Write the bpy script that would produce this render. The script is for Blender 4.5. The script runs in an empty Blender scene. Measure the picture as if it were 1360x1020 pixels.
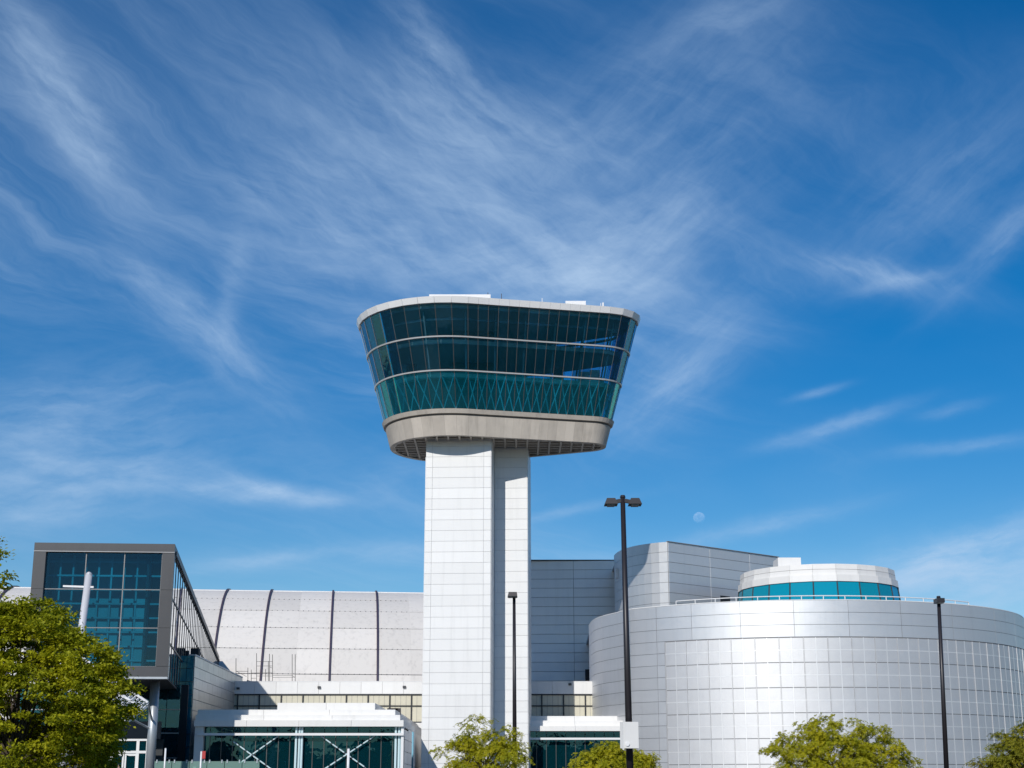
import bpy, math, random
import numpy as np
from mathutils import Matrix, Vector

# ------------------------------------------------------------------ camera, sky, sun, exposure
scene = bpy.context.scene
C = scene.collection
F_PX, HOR, EYE = 2000.0, 1045.0, 1.7
PITCH = math.atan((HOR - 510) / F_PX)
cam_d = bpy.data.cameras.new('camera')
cam_d.sensor_width = 36.0
cam_d.lens = F_PX * 36.0 / 1360.0
cam_d.clip_start, cam_d.clip_end = 0.5, 9000.0
cam = bpy.data.objects.new('camera', cam_d)
C.objects.link(cam)
cam.location = (0, 0, EYE)
cam.rotation_euler = (math.pi / 2 + PITCH, 0, 0)
scene.camera = cam

TO_SUN = Vector((-0.35, -1.0, 0.6)).normalized()
sun_d = bpy.data.lights.new('sun', 'SUN')
sun_d.energy = 3.45
sun_d.angle = math.radians(0.53)
sun_d.color = (1.0, 0.955, 0.89)
sun = bpy.data.objects.new('sun', sun_d)
C.objects.link(sun)
sun.rotation_euler = TO_SUN.to_track_quat('Z', 'Y').to_euler()
sun.location = TO_SUN * 300

scene.view_settings.view_transform = 'Standard'
scene.view_settings.look = 'None'
scene.view_settings.exposure = 0.0
scene.view_settings.gamma = 1.0
scene.view_settings.use_curve_mapping = False
scene.cycles.use_denoising = True
scene.cycles.max_bounces = 10
scene.cycles.transparent_max_bounces = 24
scene.cycles.glossy_bounces = 5
scene.cycles.caustics_reflective = False
scene.cycles.caustics_refractive = False


class NX:
    """small expression helper over shader nodes"""
    def __init__(s, nt, sock): s.nt, s.k = nt, sock
    @staticmethod
    def op(nt, o, *a):
        n = nt.nodes.new('ShaderNodeMath'); n.operation = o
        for i, v in enumerate(a):
            if isinstance(v, NX): nt.links.new(v.k, n.inputs[i])
            else: n.inputs[i].default_value = v
        return NX(nt, n.outputs[0])
    def __add__(s, o): return NX.op(s.nt, 'ADD', s, o)
    def __radd__(s, o): return NX.op(s.nt, 'ADD', o, s)
    def __sub__(s, o): return NX.op(s.nt, 'SUBTRACT', s, o)
    def __rsub__(s, o): return NX.op(s.nt, 'SUBTRACT', o, s)
    def __mul__(s, o): return NX.op(s.nt, 'MULTIPLY', s, o)
    def __rmul__(s, o): return NX.op(s.nt, 'MULTIPLY', o, s)
    def __truediv__(s, o): return NX.op(s.nt, 'DIVIDE', s, o)
    def max(s, o): return NX.op(s.nt, 'MAXIMUM', s, o)
    def min(s, o): return NX.op(s.nt, 'MINIMUM', s, o)
    def pow(s, o): return NX.op(s.nt, 'POWER', s, o)


def nn(nt, kind, **kw):
    n = nt.nodes.new('ShaderNode' + kind)
    for k, v in kw.items(): setattr(n, k, v)
    return n


def smooth(nt, x, lo, hi, a=0.0, b=1.0):
    n = nn(nt, 'MapRange', interpolation_type='SMOOTHSTEP')
    nt.links.new(x.k, n.inputs[0])
    for i, v in enumerate((lo, hi, a, b)): n.inputs[i + 1].default_value = v
    return NX(nt, n.outputs[0])


def comb(nt, x, y, z=0.0):
    n = nn(nt, 'CombineXYZ')
    for i, v in enumerate((x, y, z)):
        if isinstance(v, NX): nt.links.new(v.k, n.inputs[i])
        else: n.inputs[i].default_value = v
    return n.outputs[0]


def noise(nt, vec, scale, detail=4, rough=0.55, dist=0.0):
    n = nn(nt, 'TexNoise')
    if vec is not None: nt.links.new(vec, n.inputs['Vector'])
    n.inputs['Scale'].default_value = scale
    n.inputs['Detail'].default_value = detail
    n.inputs['Roughness'].default_value = rough
    n.inputs['Distortion'].default_value = dist
    return NX(nt, n.outputs['Fac'])


world = bpy.data.worlds.new('World')
scene.world = world
world.use_nodes = True
wt = world.node_tree
wt.nodes.clear()
sky = nn(wt, 'TexSky', sky_type='NISHITA', sun_disc=False)
sky.sun_elevation = math.asin(TO_SUN.z)
sky.sun_rotation = math.atan2(TO_SUN.x, TO_SUN.y)
sky.altitude = 200.0
sky.air_density = 1.0
sky.dust_density = 0.15
sky.ozone_density = 3.0
hs = nn(wt, 'HueSaturation')
hs.inputs['Hue'].default_value = 0.505
hs.inputs['Saturation'].default_value = 1.50
hs.inputs['Value'].default_value = 1.0
wt.links.new(sky.outputs[0], hs.inputs['Color'])
tc = nn(wt, 'TexCoord')
sep = nn(wt, 'SeparateXYZ')
wt.links.new(tc.outputs['Generated'], sep.inputs[0])
dx, dy, dz = (NX(wt, sep.outputs[i]) for i in range(3))
az = NX.op(wt, 'ARCTAN2', dx, dy) * 57.2958                 # degrees, 0 = north (+Y), + = east
el = NX.op(wt, 'ARCSINE', dz) * 57.2958
# thin cirrus everywhere on a flat high layer: fibres combed along one wind direction, broken into patches
hgt = dz.max(0.0) + 0.16
cx, cy = dx / hgt, dy / hgt
w1 = noise(wt, comb(wt, cx, cy, 2.3), 0.9, 2, 0.5)
w2 = noise(wt, comb(wt, cx, cy, 7.7), 2.6, 4, 0.6)
sx_ = cx * 0.70 + cy * 0.71
sy_ = cy * 0.70 - cx * 0.71
vx, vy = sx_ + (w1 - 0.5) * 0.5, sy_ + (w1 - 0.5) * 0.45 + (w2 - 0.5) * 0.22
patch = noise(wt, comb(wt, vx * 0.7, vy * 1.1, 4.0), 1.0, 3, 0.5)
fib = noise(wt, comb(wt, vx * 1.4, vy * 5.5, 11.0), 1.5, 10, 0.66, 0.25)
cl = smooth(wt, patch, 0.38, 0.70) * smooth(wt, fib, 0.32, 0.82) * 0.36 + smooth(wt, patch, 0.34, 0.75) * 0.12
# single wisps where they hang in this sky: bearing read off the photograph, half length, half thickness (px), tilt, strength
WISPS = [(70, 110, 130, 40, -50, .46), (125, 190, 50, 26, -60, .30), (565, 55, 90, 34, -58, .36), (590, 230, 260, 130, -24, .27), (460, 310, 210, 70, -30, .22),
         (270, 440, 140, 38, -40, .52), (310, 385, 80, 16, 82, .26), (95, 565, 180, 75, 14, .46), (60, 670, 150, 40, 8, .42),
         (358, 656, 100, 13, -4, .72), (330, 640, 50, 12, -22, .5), (370, 742, 120, 11, 8, .44), (520, 736, 70, 14, 10, .36), (690, 370, 200, 80, -10, .32),
         (890, 300, 150, 80, 40, .28), (1150, 362, 110, 20, -18, .50), (1200, 375, 60, 9, 8, .45), (1330, 320, 110, 18, 42, .34), (1250, 250, 160, 70, 30, .22),
         (895, 505, 110, 42, 40, .46), (800, 345, 110, 60, 20, .24), (1112, 566, 95, 11, 14, .46), (1085, 520, 34, 6, 12, .40), (1290, 592, 95, 9, 3, .30), (1262, 545, 40, 9, 10, .24),
         (1010, 698, 130, 12, 11, .46), (1270, 735, 200, 26, 15, .85), (1340, 775, 200, 50, 6, .62), (740, 682, 90, 7, 12, .40),
         (870, 130, 190, 90, 28, .20), (960, 25, 120, 30, 20, .22), (200, 620, 140, 30, 12, .24), (560, 640, 160, 40, -10, .16), (640, 150, 170, 50, -16, .22)]
wob = noise(wt, comb(wt, az * 0.30, el * 0.30, 3.0), 1.0, 7, 0.62) - 0.5
FIB = []
for tilt, seed in ((-36, 5.0), (9, 15.0), (33, 25.0)):
    ct, sn = math.cos(math.radians(tilt)), math.sin(math.radians(tilt))
    fu_ = az * (ct * 0.28) + el * (sn * 0.28) + wob * 0.5
    fv_ = el * (ct * 1.15) - az * (sn * 1.15) + wob * 1.3
    FIB.append(smooth(wt, noise(wt, comb(wt, fu_, fv_, seed), 1.0, 9, 0.62, 0.2), 0.22, 0.84))
for q, (px, py, ln, th, tilt, st) in enumerate(WISPS):
    b_ = (510 - py) / F_PX
    d_ = ((px - 680) / F_PX, math.cos(PITCH) - b_ * math.sin(PITCH), math.sin(PITCH) + b_ * math.cos(PITCH))
    a0, e0 = math.degrees(math.atan2(d_[0], d_[1])), math.degrees(math.atan2(d_[2], math.hypot(d_[0], d_[1])))
    k = 0.02865
    ct, sn = math.cos(math.radians(tilt)), math.sin(math.radians(tilt))
    ca = math.cos(math.radians(e0))
    # u = (az' ct + el' sn) / ln ; v = (el' ct - az' sn) / th
    u = az * (ca * ct / (ln * k)) + el * (sn / (ln * k)) + (-(a0 * ca * ct + e0 * sn) / (ln * k))
    v = el * (ct / (th * k)) + az * (-ca * sn / (th * k)) + (-(e0 * ct - a0 * ca * sn) / (th * k)) + wob * min(2.2, 40 / th)
    g = NX.op(wt, 'EXPONENT', (u * u + v * v) * -1.1)
    fb = (FIB[0] if tilt < -15 else FIB[2] if 26 < tilt < 70 else FIB[1])
    cl = cl + g * (fb * (st * 0.80) + st * 0.17)
cl = cl.min(0.80)
mixc = nn(wt, 'MixRGB')
wt.links.new(cl.k, mixc.inputs[0])
wt.links.new(hs.outputs[0], mixc.inputs[1])
mixc.inputs[2].default_value = (5.4, 7.3, 9.8, 1)
bg = nn(wt, 'Background')
bg.inputs['Strength'].default_value = 0.088
wt.links.new(mixc.outputs[0], bg.inputs['Color'])
wo = nn(wt, 'OutputWorld')
wt.links.new(bg.outputs[0], wo.inputs[0])

# ------------------------------------------------------------------ survey helpers (photo bearings -> metres)
CP, SP = math.cos(PITCH), math.sin(PITCH)
def at(px, py, Y):
    a, b = (px - 680) / F_PX, (510 - py) / F_PX
    d = (a, CP - b * SP, SP + b * CP)
    t = Y / d[1]
    return Vector((d[0] * t, Y, EYE + d[2] * t))
def atX(px, py, Y): return at(px, py, Y).x
def atz(px, py, Y): return at(px, py, Y).z

# ------------------------------------------------------------------ mesh helpers
def link(name, me, mat=None, parent=None, loc=None, rotz=0.0):
    o = bpy.data.objects.new(name, me)
    C.objects.link(o)
    if me is not None and mat is not None and not me.materials: me.materials.append(mat)
    if parent is not None: o.parent = parent
    if loc is not None: o.location = loc
    if rotz: o.rotation_euler = (0, 0, rotz)
    return o

def tag(o, label, cat, group=None, kind=None):
    if label: o['label'] = label
    if cat: o['category'] = cat
    if group: o['group'] = group
    if kind: o['kind'] = kind
    return o

def thing(name, label, cat, loc=(0, 0, 0), group=None, rotz=0.0):
    o = link(name, None, None, None, loc, rotz)
    o.empty_display_size = 0.5
    return tag(o, label, cat, group)

def me_py(name, v, f, smooth_=False):
    m = bpy.data.meshes.new(name)
    m.from_pydata([tuple(p) for p in v], [], f)
    m.update()
    if smooth_:
        for p in m.polygons: p.use_smooth = True
    return m

class MB:
    def __init__(s): s.v, s.f = [], []
    def add(s, v, f):
        n = len(s.v); s.v += [tuple(p) for p in v]; s.f += [tuple(i + n for i in q) for q in f]; return s
    def box(s, a, b):
        (x0, y0, z0), (x1, y1, z1) = a, b
        return s.add([(x0, y0, z0), (x1, y0, z0), (x1, y1, z0), (x0, y1, z0), (x0, y0, z1), (x1, y0, z1), (x1, y1, z1), (x0, y1, z1)],
                     [(0, 3, 2, 1), (4, 5, 6, 7), (0, 1, 5, 4), (1, 2, 6, 5), (2, 3, 7, 6), (3, 0, 4, 7)])
    def hexa(s, b, t):        # 4 bottom points, 4 top points (ccw seen from above)
        return s.add(list(b) + list(t), [(0, 3, 2, 1), (4, 5, 6, 7), (0, 1, 5, 4), (1, 2, 6, 5), (2, 3, 7, 6), (3, 0, 4, 7)])
    def prism(s, poly, z0, z1):
        n = len(poly)
        v = [(p[0], p[1], z0) for p in poly] + [(p[0], p[1], z1) for p in poly]
        return s.add(v, [tuple(range(n - 1, -1, -1)), tuple(range(n, 2 * n))] + [(i, (i + 1) % n, n + (i + 1) % n, n + i) for i in range(n)])
    def tube(s, a, b, r0, r1=None, n=8):
        a, b = Vector(a), Vector(b); r1 = r0 if r1 is None else r1
        d = (b - a).normalized()
        x = d.orthogonal().normalized(); y = d.cross(x)
        v = []
        for p, r in ((a, r0), (b, r1)):
            for i in range(n):
                t = 2 * math.pi * i / n
                v.append(p + x * (r * math.cos(t)) + y * (r * math.sin(t)))
        return s.add(v, [tuple(range(n - 1, -1, -1)), tuple(range(n, 2 * n))] + [(i, (i + 1) % n, n + (i + 1) % n, n + i) for i in range(n)])
    def bar(s, a, b, w, h):   # rectangular bar between two points, w across, h "up"
        a, b = Vector(a), Vector(b); d = (b - a).normalized()
        up = Vector((0, 0, 1)) if abs(d.z) < 0.95 else Vector((0, 1, 0))
        x = d.cross(up).normalized() * (w / 2); y = x.cross(d).normalized() * (h / 2)
        v = [p + i * x + j * y for p in (a, b) for i, j in ((-1, -1), (1, -1), (1, 1), (-1, 1))]
        return s.add(v, [(0, 1, 2, 3), (7, 6, 5, 4), (0, 4, 5, 1), (1, 5, 6, 2), (2, 6, 7, 3), (3, 7, 4, 0)])
    def build(s, name, mat=None, parent=None, smooth_=False, **kw):
        return link(name, me_py(name, s.v, s.f, smooth_), mat, parent, **kw)

_boxes = {}
def box_me(w, d, h, mat, bev=0.012):
    """a box w x d x h (x, y, z), origin at its lower front left, softened front edges"""
    k = (round(w, 3), round(d, 3), round(h, 3), mat.name)
    if k not in _boxes:
        b = min(bev, w * .2, h * .2, d * .5)
        v = [(0, d, 0), (w, d, 0), (w, d, h), (0, d, h), (0, b, 0), (w, b, 0), (w, b, h), (0, b, h),
             (b, 0, b), (w - b, 0, b), (w - b, 0, h - b), (b, 0, h - b)]
        f = [(3, 2, 1, 0), (0, 1, 5, 4), (1, 2, 6, 5), (2, 3, 7, 6), (3, 0, 4, 7),
             (4, 5, 9, 8), (5, 6, 10, 9), (6, 7, 11, 10), (7, 4, 8, 11), (8, 9, 10, 11)]
        m = me_py('panel', v, f); m.materials.append(mat); _boxes[k] = m
    return _boxes[k]

def flat_panels(parent, o, ang, us, zs, mat, thick=0.05, gap=0.05, name='panel', skip=None):
    """panels on a vertical plane: o = origin (x, y) on the plane, ang = direction of u; panels stand proud by thick"""
    ux, uy = math.cos(ang), math.sin(ang)
    nx, ny = uy, -ux                                    # outward (towards -Y for ang 0)
    for j in range(len(zs) - 1):
        row = us[j] if isinstance(us[0], (list, tuple)) else us
        for i in range(len(row) - 1):
            if skip and skip(i, j): continue
            w, h = row[i + 1] - row[i] - gap, zs[j + 1] - zs[j] - gap
            u, z = row[i] + gap / 2, zs[j] + gap / 2
            link(name, box_me(w, thick - .004, h, mat), None, parent,
                 (o[0] + ux * u + nx * thick, o[1] + uy * u + ny * thick, z), ang)

class Plan:
    """a plan curve with arc length; outward normal on its right-hand side when walked left to right seen from the south"""
    def __init__(s, pts, closed=False):
        p = np.array(pts, float)
        if closed: p = np.vstack([p, p[:1]])
        s.p = p; d = np.diff(p, axis=0); l = np.hypot(d[:, 0], d[:, 1])
        s.s = np.concatenate([[0], np.cumsum(l)]); s.L = s.s[-1]; s.closed = closed
    def at(s, t):
        if s.closed: t = t % s.L
        return np.array([np.interp(t, s.s, s.p[:, 0]), np.interp(t, s.s, s.p[:, 1])])
    def n(s, t, e=0.05):
        if s.closed: d = s.at(t + e) - s.at(t - e)
        else: d = s.at(min(t + e, s.L)) - s.at(max(t - e, 0))
        d /= np.hypot(*d); return np.array([d[1], -d[0]])

def curved_panel(plan, s0, s1, z0, z1, thick, inner=-0.02, seg=None):
    seg = seg or max(1, int((s1 - s0) / 0.8))
    v, f = [], []
    for i in range(seg + 1):
        t = s0 + (s1 - s0) * i / seg
        c, n = plan.at(t), plan.n(t)
        a, b = c + n * inner, c + n * thick
        v += [(a[0], a[1], z0), (b[0], b[1], z0), (b[0], b[1], z1), (a[0], a[1], z1)]
    for i in range(seg):
        k = 4 * i
        f += [(k + 1, k + 5, k + 6, k + 2), (k, k + 4, k + 5, k + 1), (k + 2, k + 6, k + 7, k + 3), (k + 3, k + 7, k + 4, k)]
    f += [(0, 1, 2, 3), (4 * seg + 3, 4 * seg + 2, 4 * seg + 1, 4 * seg)]
    return v, f

def shade_smooth_front(me, ang=0.6):
    for p in me.polygons: p.use_smooth = False

def curved_part(name, plan, s0, s1, z0, z1, thick, mat, parent, inner=-0.02, seg=None):
    v, f = curved_panel(plan, s0, s1, z0, z1, thick, inner, seg)
    m = me_py(name, v, f)
    sg = (len(v) // 4) - 1
    for i, p in enumerate(m.polygons):                   # smooth the outer face only
        pass
    return link(name, m, mat, parent)

def mesh_np(name, V, Q):
    V = np.asarray(V, np.float32); Q = np.asarray(Q, np.int32)
    m = bpy.data.meshes.new(name)
    k = Q.shape[1]
    m.vertices.add(len(V)); m.vertices.foreach_set('co', V.ravel())
    m.loops.add(Q.size); m.loops.foreach_set('vertex_index', Q.ravel())
    m.polygons.add(len(Q)); m.polygons.foreach_set('loop_start', np.arange(0, Q.size, k, dtype=np.int32))
    m.update(calc_edges=True); m.validate()
    return m

# ------------------------------------------------------------------ materials
def new_mat(name):
    m = bpy.data.materials.new(name); m.use_nodes = True
    nt = m.node_tree; nt.nodes.clear()
    out = nn(nt, 'OutputMaterial')
    return m, nt, out

def pbr(name, col, rough=0.5, metal=0.0, var=0.06, nscale=0.5, streak=0.0, rand=0.04, bump=0.0, bscale=3.0,
        spec=0.5, fine=0.0, fscale=30.0, aniso=0.0, coat=0.0):
    m, nt, out = new_mat(name)
    b = nn(nt, 'BsdfPrincipled')
    geo = nn(nt, 'NewGeometry')
    pos = geo.outputs['Position']
    v = 1.0 + (noise(nt, pos, nscale, 5, 0.6) - 0.5) * (var * 2)
    if streak:
        sp_ = nn(nt, 'SeparateXYZ'); nt.links.new(pos, sp_.inputs[0])
        x, y, z = (NX(nt, sp_.outputs[i]) for i in range(3))
        st = noise(nt, comb(nt, x * 1.6, y * 1.6, z * 0.13), 1.0, 5, 0.6)
        v = v - smooth(nt, st, 0.48, 0.78) * streak
    if rand:
        oi = nn(nt, 'ObjectInfo')
        v = v + (NX(nt, oi.outputs['Random']) - 0.5) * (rand * 2)
    if fine:
        v = v + (noise(nt, pos, fscale, 2, 0.5) - 0.5) * (fine * 2)
    mx = nn(nt, 'MixRGB', blend_type='MULTIPLY'); mx.inputs[0].default_value = 1.0
    mx.inputs[1].default_value = (*col, 1)
    cc = comb(nt, v, v, v)
    nt.links.new(cc, mx.inputs[2]); nt.links.new(mx.outputs[0], b.inputs['Base Color'])
    rr = noise(nt, pos, 1.3, 3)
    rn = rr * 0.16 + (rough - 0.08)
    nt.links.new(rn.k, b.inputs['Roughness'])
    b.inputs['Metallic'].default_value = metal
    b.inputs['Specular IOR Level'].default_value = spec
    b.inputs['Coat Weight'].default_value = coat
    if bump:
        bp = nn(nt, 'Bump'); bp.inputs['Strength'].default_value = bump; bp.inputs['Distance'].default_value = 0.05
        nt.links.new(noise(nt, pos, bscale, 3).k, bp.inputs['Height']); nt.links.new(bp.outputs[0], b.inputs['Normal'])
    nt.links.new(b.outputs[0], out.inputs[0])
    return m

def glass(name, tint, refl=1.0, ior=1.5, rough=0.0, rand=0.15, gcol=(1, 1, 1), wob=0.15, haze=0.0, hcol=(.1, .3, .35)):
    m, nt, out = new_mat(name)
    tr = nn(nt, 'BsdfTransparent'); gl = nn(nt, 'BsdfGlossy')
    gl.inputs['Roughness'].default_value = rough; gl.inputs['Color'].default_value = (*gcol, 1)
    fr = nn(nt, 'Fresnel'); fr.inputs['IOR'].default_value = ior
    oi = nn(nt, 'ObjectInfo')
    r = (NX(nt, oi.outputs['Random']) - 0.5) * (2 * rand) + 1.0
    mx = nn(nt, 'MixRGB', blend_type='MULTIPLY'); mx.inputs[0].default_value = 1.0
    mx.inputs[1].default_value = (*tint, 1)
    nt.links.new(comb(nt, r, r, r), mx.inputs[2]); nt.links.new(mx.outputs[0], tr.inputs['Color'])
    if wob:                                            # panes are never quite flat
        geo = nn(nt, 'NewGeometry')
        bp = nn(nt, 'Bump'); bp.inputs['Strength'].default_value = wob; bp.inputs['Distance'].default_value = 0.02
        nt.links.new(noise(nt, geo.outputs['Position'], 0.9, 2).k, bp.inputs['Height'])
        nt.links.new(bp.outputs[0], gl.inputs['Normal'])
    fac = NX(nt, fr.outputs[0]) * refl
    fac = fac.min(1.0)
    ms = nn(nt, 'MixShader')
    nt.links.new(fac.k, ms.inputs[0])
    src = tr.outputs[0]
    if haze:
        df = nn(nt, 'BsdfDiffuse'); df.inputs['Color'].default_value = (*hcol, 1)
        m2 = nn(nt, 'MixShader'); m2.inputs[0].default_value = haze
        nt.links.new(tr.outputs[0], m2.inputs[1]); nt.links.new(df.outputs[0], m2.inputs[2]); src = m2.outputs[0]
    nt.links.new(src, ms.inputs[1]); nt.links.new(gl.outputs[0], ms.inputs[2])
    nt.links.new(ms.outputs[0], out.inputs[0])
    return m

def leaf_mat(name, c0, c1, scale=1.4, trans=0.35):
    m, nt, out = new_mat(name)
    geo = nn(nt, 'NewGeometry')
    rmp = nn(nt, 'ValToRGB')
    rmp.color_ramp.elements[0].position = 0.30; rmp.color_ramp.elements[0].color = (*c0, 1)
    rmp.color_ramp.elements[1].position = 0.70; rmp.color_ramp.elements[1].color = (*c1, 1)
    n = noise(nt, geo.outputs['Position'], scale, 3) * 0.55 + noise(nt, geo.outputs['Position'], 14.0, 2) * 0.45
    nt.links.new(n.k, rmp.inputs[0])
    d = nn(nt, 'BsdfPrincipled'); d.inputs['Roughness'].default_value = 0.55; d.inputs['Specular IOR Level'].default_value = 0.3
    t = nn(nt, 'BsdfTranslucent')
    nt.links.new(rmp.outputs[0], d.inputs['Base Color']); nt.links.new(rmp.outputs[0], t.inputs['Color'])
    ms = nn(nt, 'MixShader'); ms.inputs[0].default_value = trans
    nt.links.new(d.outputs[0], ms.inputs[1]); nt.links.new(t.outputs[0], ms.inputs[2])
    nt.links.new(ms.outputs[0], out.inputs[0])
    return m

M = {}
M['white'] = pbr('white_panel', (.80, .80, .79), .42, 0, .03, .15, streak=.09, rand=.03, bump=.08, bscale=.5)
M['white2'] = pbr('white_fascia', (.78, .77, .75), .55, 0, .05, .5, streak=.08, rand=.04)
M['joint'] = pbr('joint_dark', (.16, .16, .17), .7, 0, .1)
M['joint_wh'] = pbr('joint_pale', (.52, .52, .53), .7, 0, .05)
M['joint_lt'] = pbr('joint_grey', (.24, .24, .25), .7, 0, .1)
M['silver'] = pbr('silver_panel', (.70, .71, .725), .47, .64, .04, .3, streak=.05, rand=.03, bump=.10, bscale=.6)
M['silver_tile'] = pbr('perforated_metal_tile', (.67, .672, .68), .50, .60, .04, .5, rand=.022, bump=.25, bscale=26, fine=.10, fscale=22)
M['tile_frame'] = pbr('tile_frame_metal', (.80, .80, .80), .45, .45, .03)
M['concrete'] = pbr('concrete', (.50, .45, .39), .8, 0, .16, .9, streak=.20, rand=.13, bump=.15, bscale=8, fine=.06)
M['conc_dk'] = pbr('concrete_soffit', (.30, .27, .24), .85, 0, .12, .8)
M['hangar'] = pbr('weathered_white_cladding', (.75, .71, .66), .65, 0, .05, .10, streak=.16, rand=.075, bump=.08)
M['rib'] = pbr('dark_purple_rib', (.06, .045, .075), .6, 0, .1)
M['grey'] = pbr('dark_grey_cladding', (.060, .062, .068), .45, .3, .08, .6, rand=.05, streak=.08)
M['grey_lt'] = pbr('grey_trim', (.36, .36, .37), .45, .4, .05)
M['steel'] = pbr('grey_steel', (.42, .45, .48), .4, .5, .08, 1.0)
M['mull'] = pbr('mullion_metal', (.11, .105, .10), .4, .5, .05)
M['mull_gr'] = pbr('mullion_grey', (.20, .205, .21), .45, .3, .05)
M['mull_dk'] = pbr('mullion_dark', (.03, .032, .036), .45, .2, .05)
M['whitemetal'] = pbr('white_metal', (.80, .80, .80), .35, 0, .03, rand=.02)
M['pipe'] = pbr('pale_blue_pipe', (.62, .78, .82), .35, 0, .03)
M['black'] = pbr('black_bronze_paint', (.022, .019, .022), .4, 0, .1)
M['lens'] = pbr('lamp_lens', (.32, .32, .30), .3, 0, .05)
M['teal_wall'] = pbr('spandrel_wall', (.07, .085, .085), .8, 0, .1)
M['silver_paint'] = pbr('silver_paint', (.72, .72, .75), .4, .2, .05)
M['band'] = pbr('band_metal', (.60, .60, .60), .4, .2, .05)
M['inner'] = pbr('interior_wall', (.42, .45, .45), .7, 0, .06)
M['floor_in'] = pbr('interior_floor', (.16, .15, .14), .6, 0, .1)
M['ceil_in'] = pbr('interior_ceiling', (.60, .60, .58), .8, 0, .1)
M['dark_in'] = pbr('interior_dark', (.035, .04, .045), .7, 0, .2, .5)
M['blind'] = pbr('woven_blind', (.64, .61, .49), .8, 0, .05, 1, rand=.06, fine=.05, fscale=9)
M['asphalt'] = pbr('asphalt', (.07, .07, .07), .85, 0, .2, .4, fine=.1, fscale=20)
M['paving'] = pbr('paving', (.16, .155, .145), .8, 0, .12, .5)
M['bark'] = pbr('bark', (.09, .07, .05), .9, 0, .3, 6, bump=.5, bscale=20)
M['clad_wall'] = pbr('brushed_metal_wall', (.60, .585, .565), .36, .65, .07, .5, streak=.10, rand=.05, bump=.08, bscale=.8)
M['red'] = pbr('red_sign_paint', (.45, .03, .03), .5, 0, .05)
M['g_pod'] = glass('pod_glass', (.55, .82, .92), .9, 1.52, rand=.16, gcol=(.50, .85, 1), wob=.35, haze=.09, hcol=(.01, .13, .20))
M['g_low'] = glass('pod_glass_spandrel', (.46, .92, 1.0), .8, 1.5, rand=.10, gcol=(.6, .95, 1), wob=.25, haze=.12, hcol=(.005, .24, .32))
M['g_store'] = glass('storefront_glass', (.22, .50, .56), 1.3, 1.52, rand=.1, gcol=(.36, .76, 1), wob=.25, haze=.12, hcol=(.01, .16, .21))
M['g_box'] = glass('blue_glass', (.30, .70, .80), 1.0, 1.52, rand=.10, gcol=(.60, .88, 1), wob=.12)
M['g_side'] = glass('side_glass', (.15, .30, .36), 1.7, 1.6, rand=.05, gcol=(.95, .98, 1), wob=.04)
M['g_teal'] = glass('teal_glass', (.10, .50, .60), 1.4, 1.55, rand=.25, gcol=(.55, .95, 1), wob=.5, haze=.50, hcol=(.02, .36, .48))
M['g_lant'] = glass('pavilion_glass', (.12, .62, .74), 1.6, 1.6, rand=.1, gcol=(.45, .92, 1), wob=.1, haze=.55, hcol=(.01, .48, .66))
M['g_rail'] = glass('green_rail_glass', (.55, .80, .74), 1.2, 1.5, rand=.05, haze=.45, hcol=(.35, .52, .46))
M['leaf_a'] = leaf_mat('maple_leaf', (.17, .23, .014), (.66, .62, .02), 0.9, .45)
M['leaf_b'] = leaf_mat('locust_leaf', (.24, .30, .015), (.68, .58, .02), 1.6, .45)
M['leaf_c'] = leaf_mat('locust_leaf_olive', (.16, .20, .02), (.42, .36, .02), 1.6, .40)
M['wood_far'] = pbr('far_wood', (.03, .05, .018), .9, 0, .4, .35, bump=1.0, bscale=1.2)

# ------------------------------------------------------------------ ground
def ground_z(x, y):
    t = min(1, max(0, (y - 18) / 50)); return 1.6 * t * t * (3 - 2 * t)
gb = MB()
ys = [-3000, -300, 0] + list(range(18, 70, 4)) + [72, 300, 4000]
gv, gf = [], []
for yy in ys: gv += [(-4000, yy, ground_z(0, yy)), (4000, yy, ground_z(0, yy))]
for i in range(len(ys) - 1): gf.append((2 * i, 2 * i + 1, 2 * i + 3, 2 * i + 2))
tag(link('ground', me_py('ground', gv, gf), M['asphalt']), 'dark asphalt parking ground rising gently to the buildings', 'ground', kind='structure')
pb = MB(); pb.box((-60, 72, 1.5), (60, 158, 1.604))
tag(pb.build('pavement', M['paving']), 'pale paved forecourt in front of the buildings', 'pavement', kind='structure')
GZ = 1.6

# ------------------------------------------------------------------ 1. observation tower
tower = thing('observation_tower', 'white shaft observation tower with a flared teal glass pod and concrete ring', 'tower', (-3, 150, GZ))
tw_loc = Vector((-3, 150, GZ))
def T(name, mb, mat, parent=None, sm=False):
    o = mb.build(name, mat, parent or tower, sm)
    if parent is None: o.matrix_parent_inverse = Matrix.Translation(-tw_loc)
    return o
ANG = math.radians(-3.4)
ux, uy = math.cos(ANG), math.sin(ANG)
S0 = Vector((atX(563.0, 800, 146.2), 146.2))
def sh(u, d):                       # tower-shaft frame: u along the front, d back from the slab front
    return (S0.x + ux * u - uy * d, S0.y + uy * u + ux * d)
WS = 6.47                           # slab width
REC = 4.0                           # recess of the right-hand part
WR = 9.85                           # total width
ZT = 35.4
core = MB()
core.prism([sh(0, 0), sh(WS, 0), sh(WS, 10.5), sh(0, 10.5)], GZ, ZT)
slab = T('shaft_slab', core, M['joint_wh'])
core = MB()
core.prism([sh(WS + .02, REC), sh(WR, REC), sh(WR, 10.4), sh(WS + .02, 10.4)], GZ, ZT - .05)
rcore = T('shaft_wing', core, M['joint_wh'])
def rows(z0, z1, h):
    n = max(1, round((z1 - z0) / h)); return [z0 + (z1 - z0) * i / n for i in range(n + 1)]
for p in (slab, rcore): p.matrix_parent_inverse = Matrix.Translation(-tw_loc)
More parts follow.
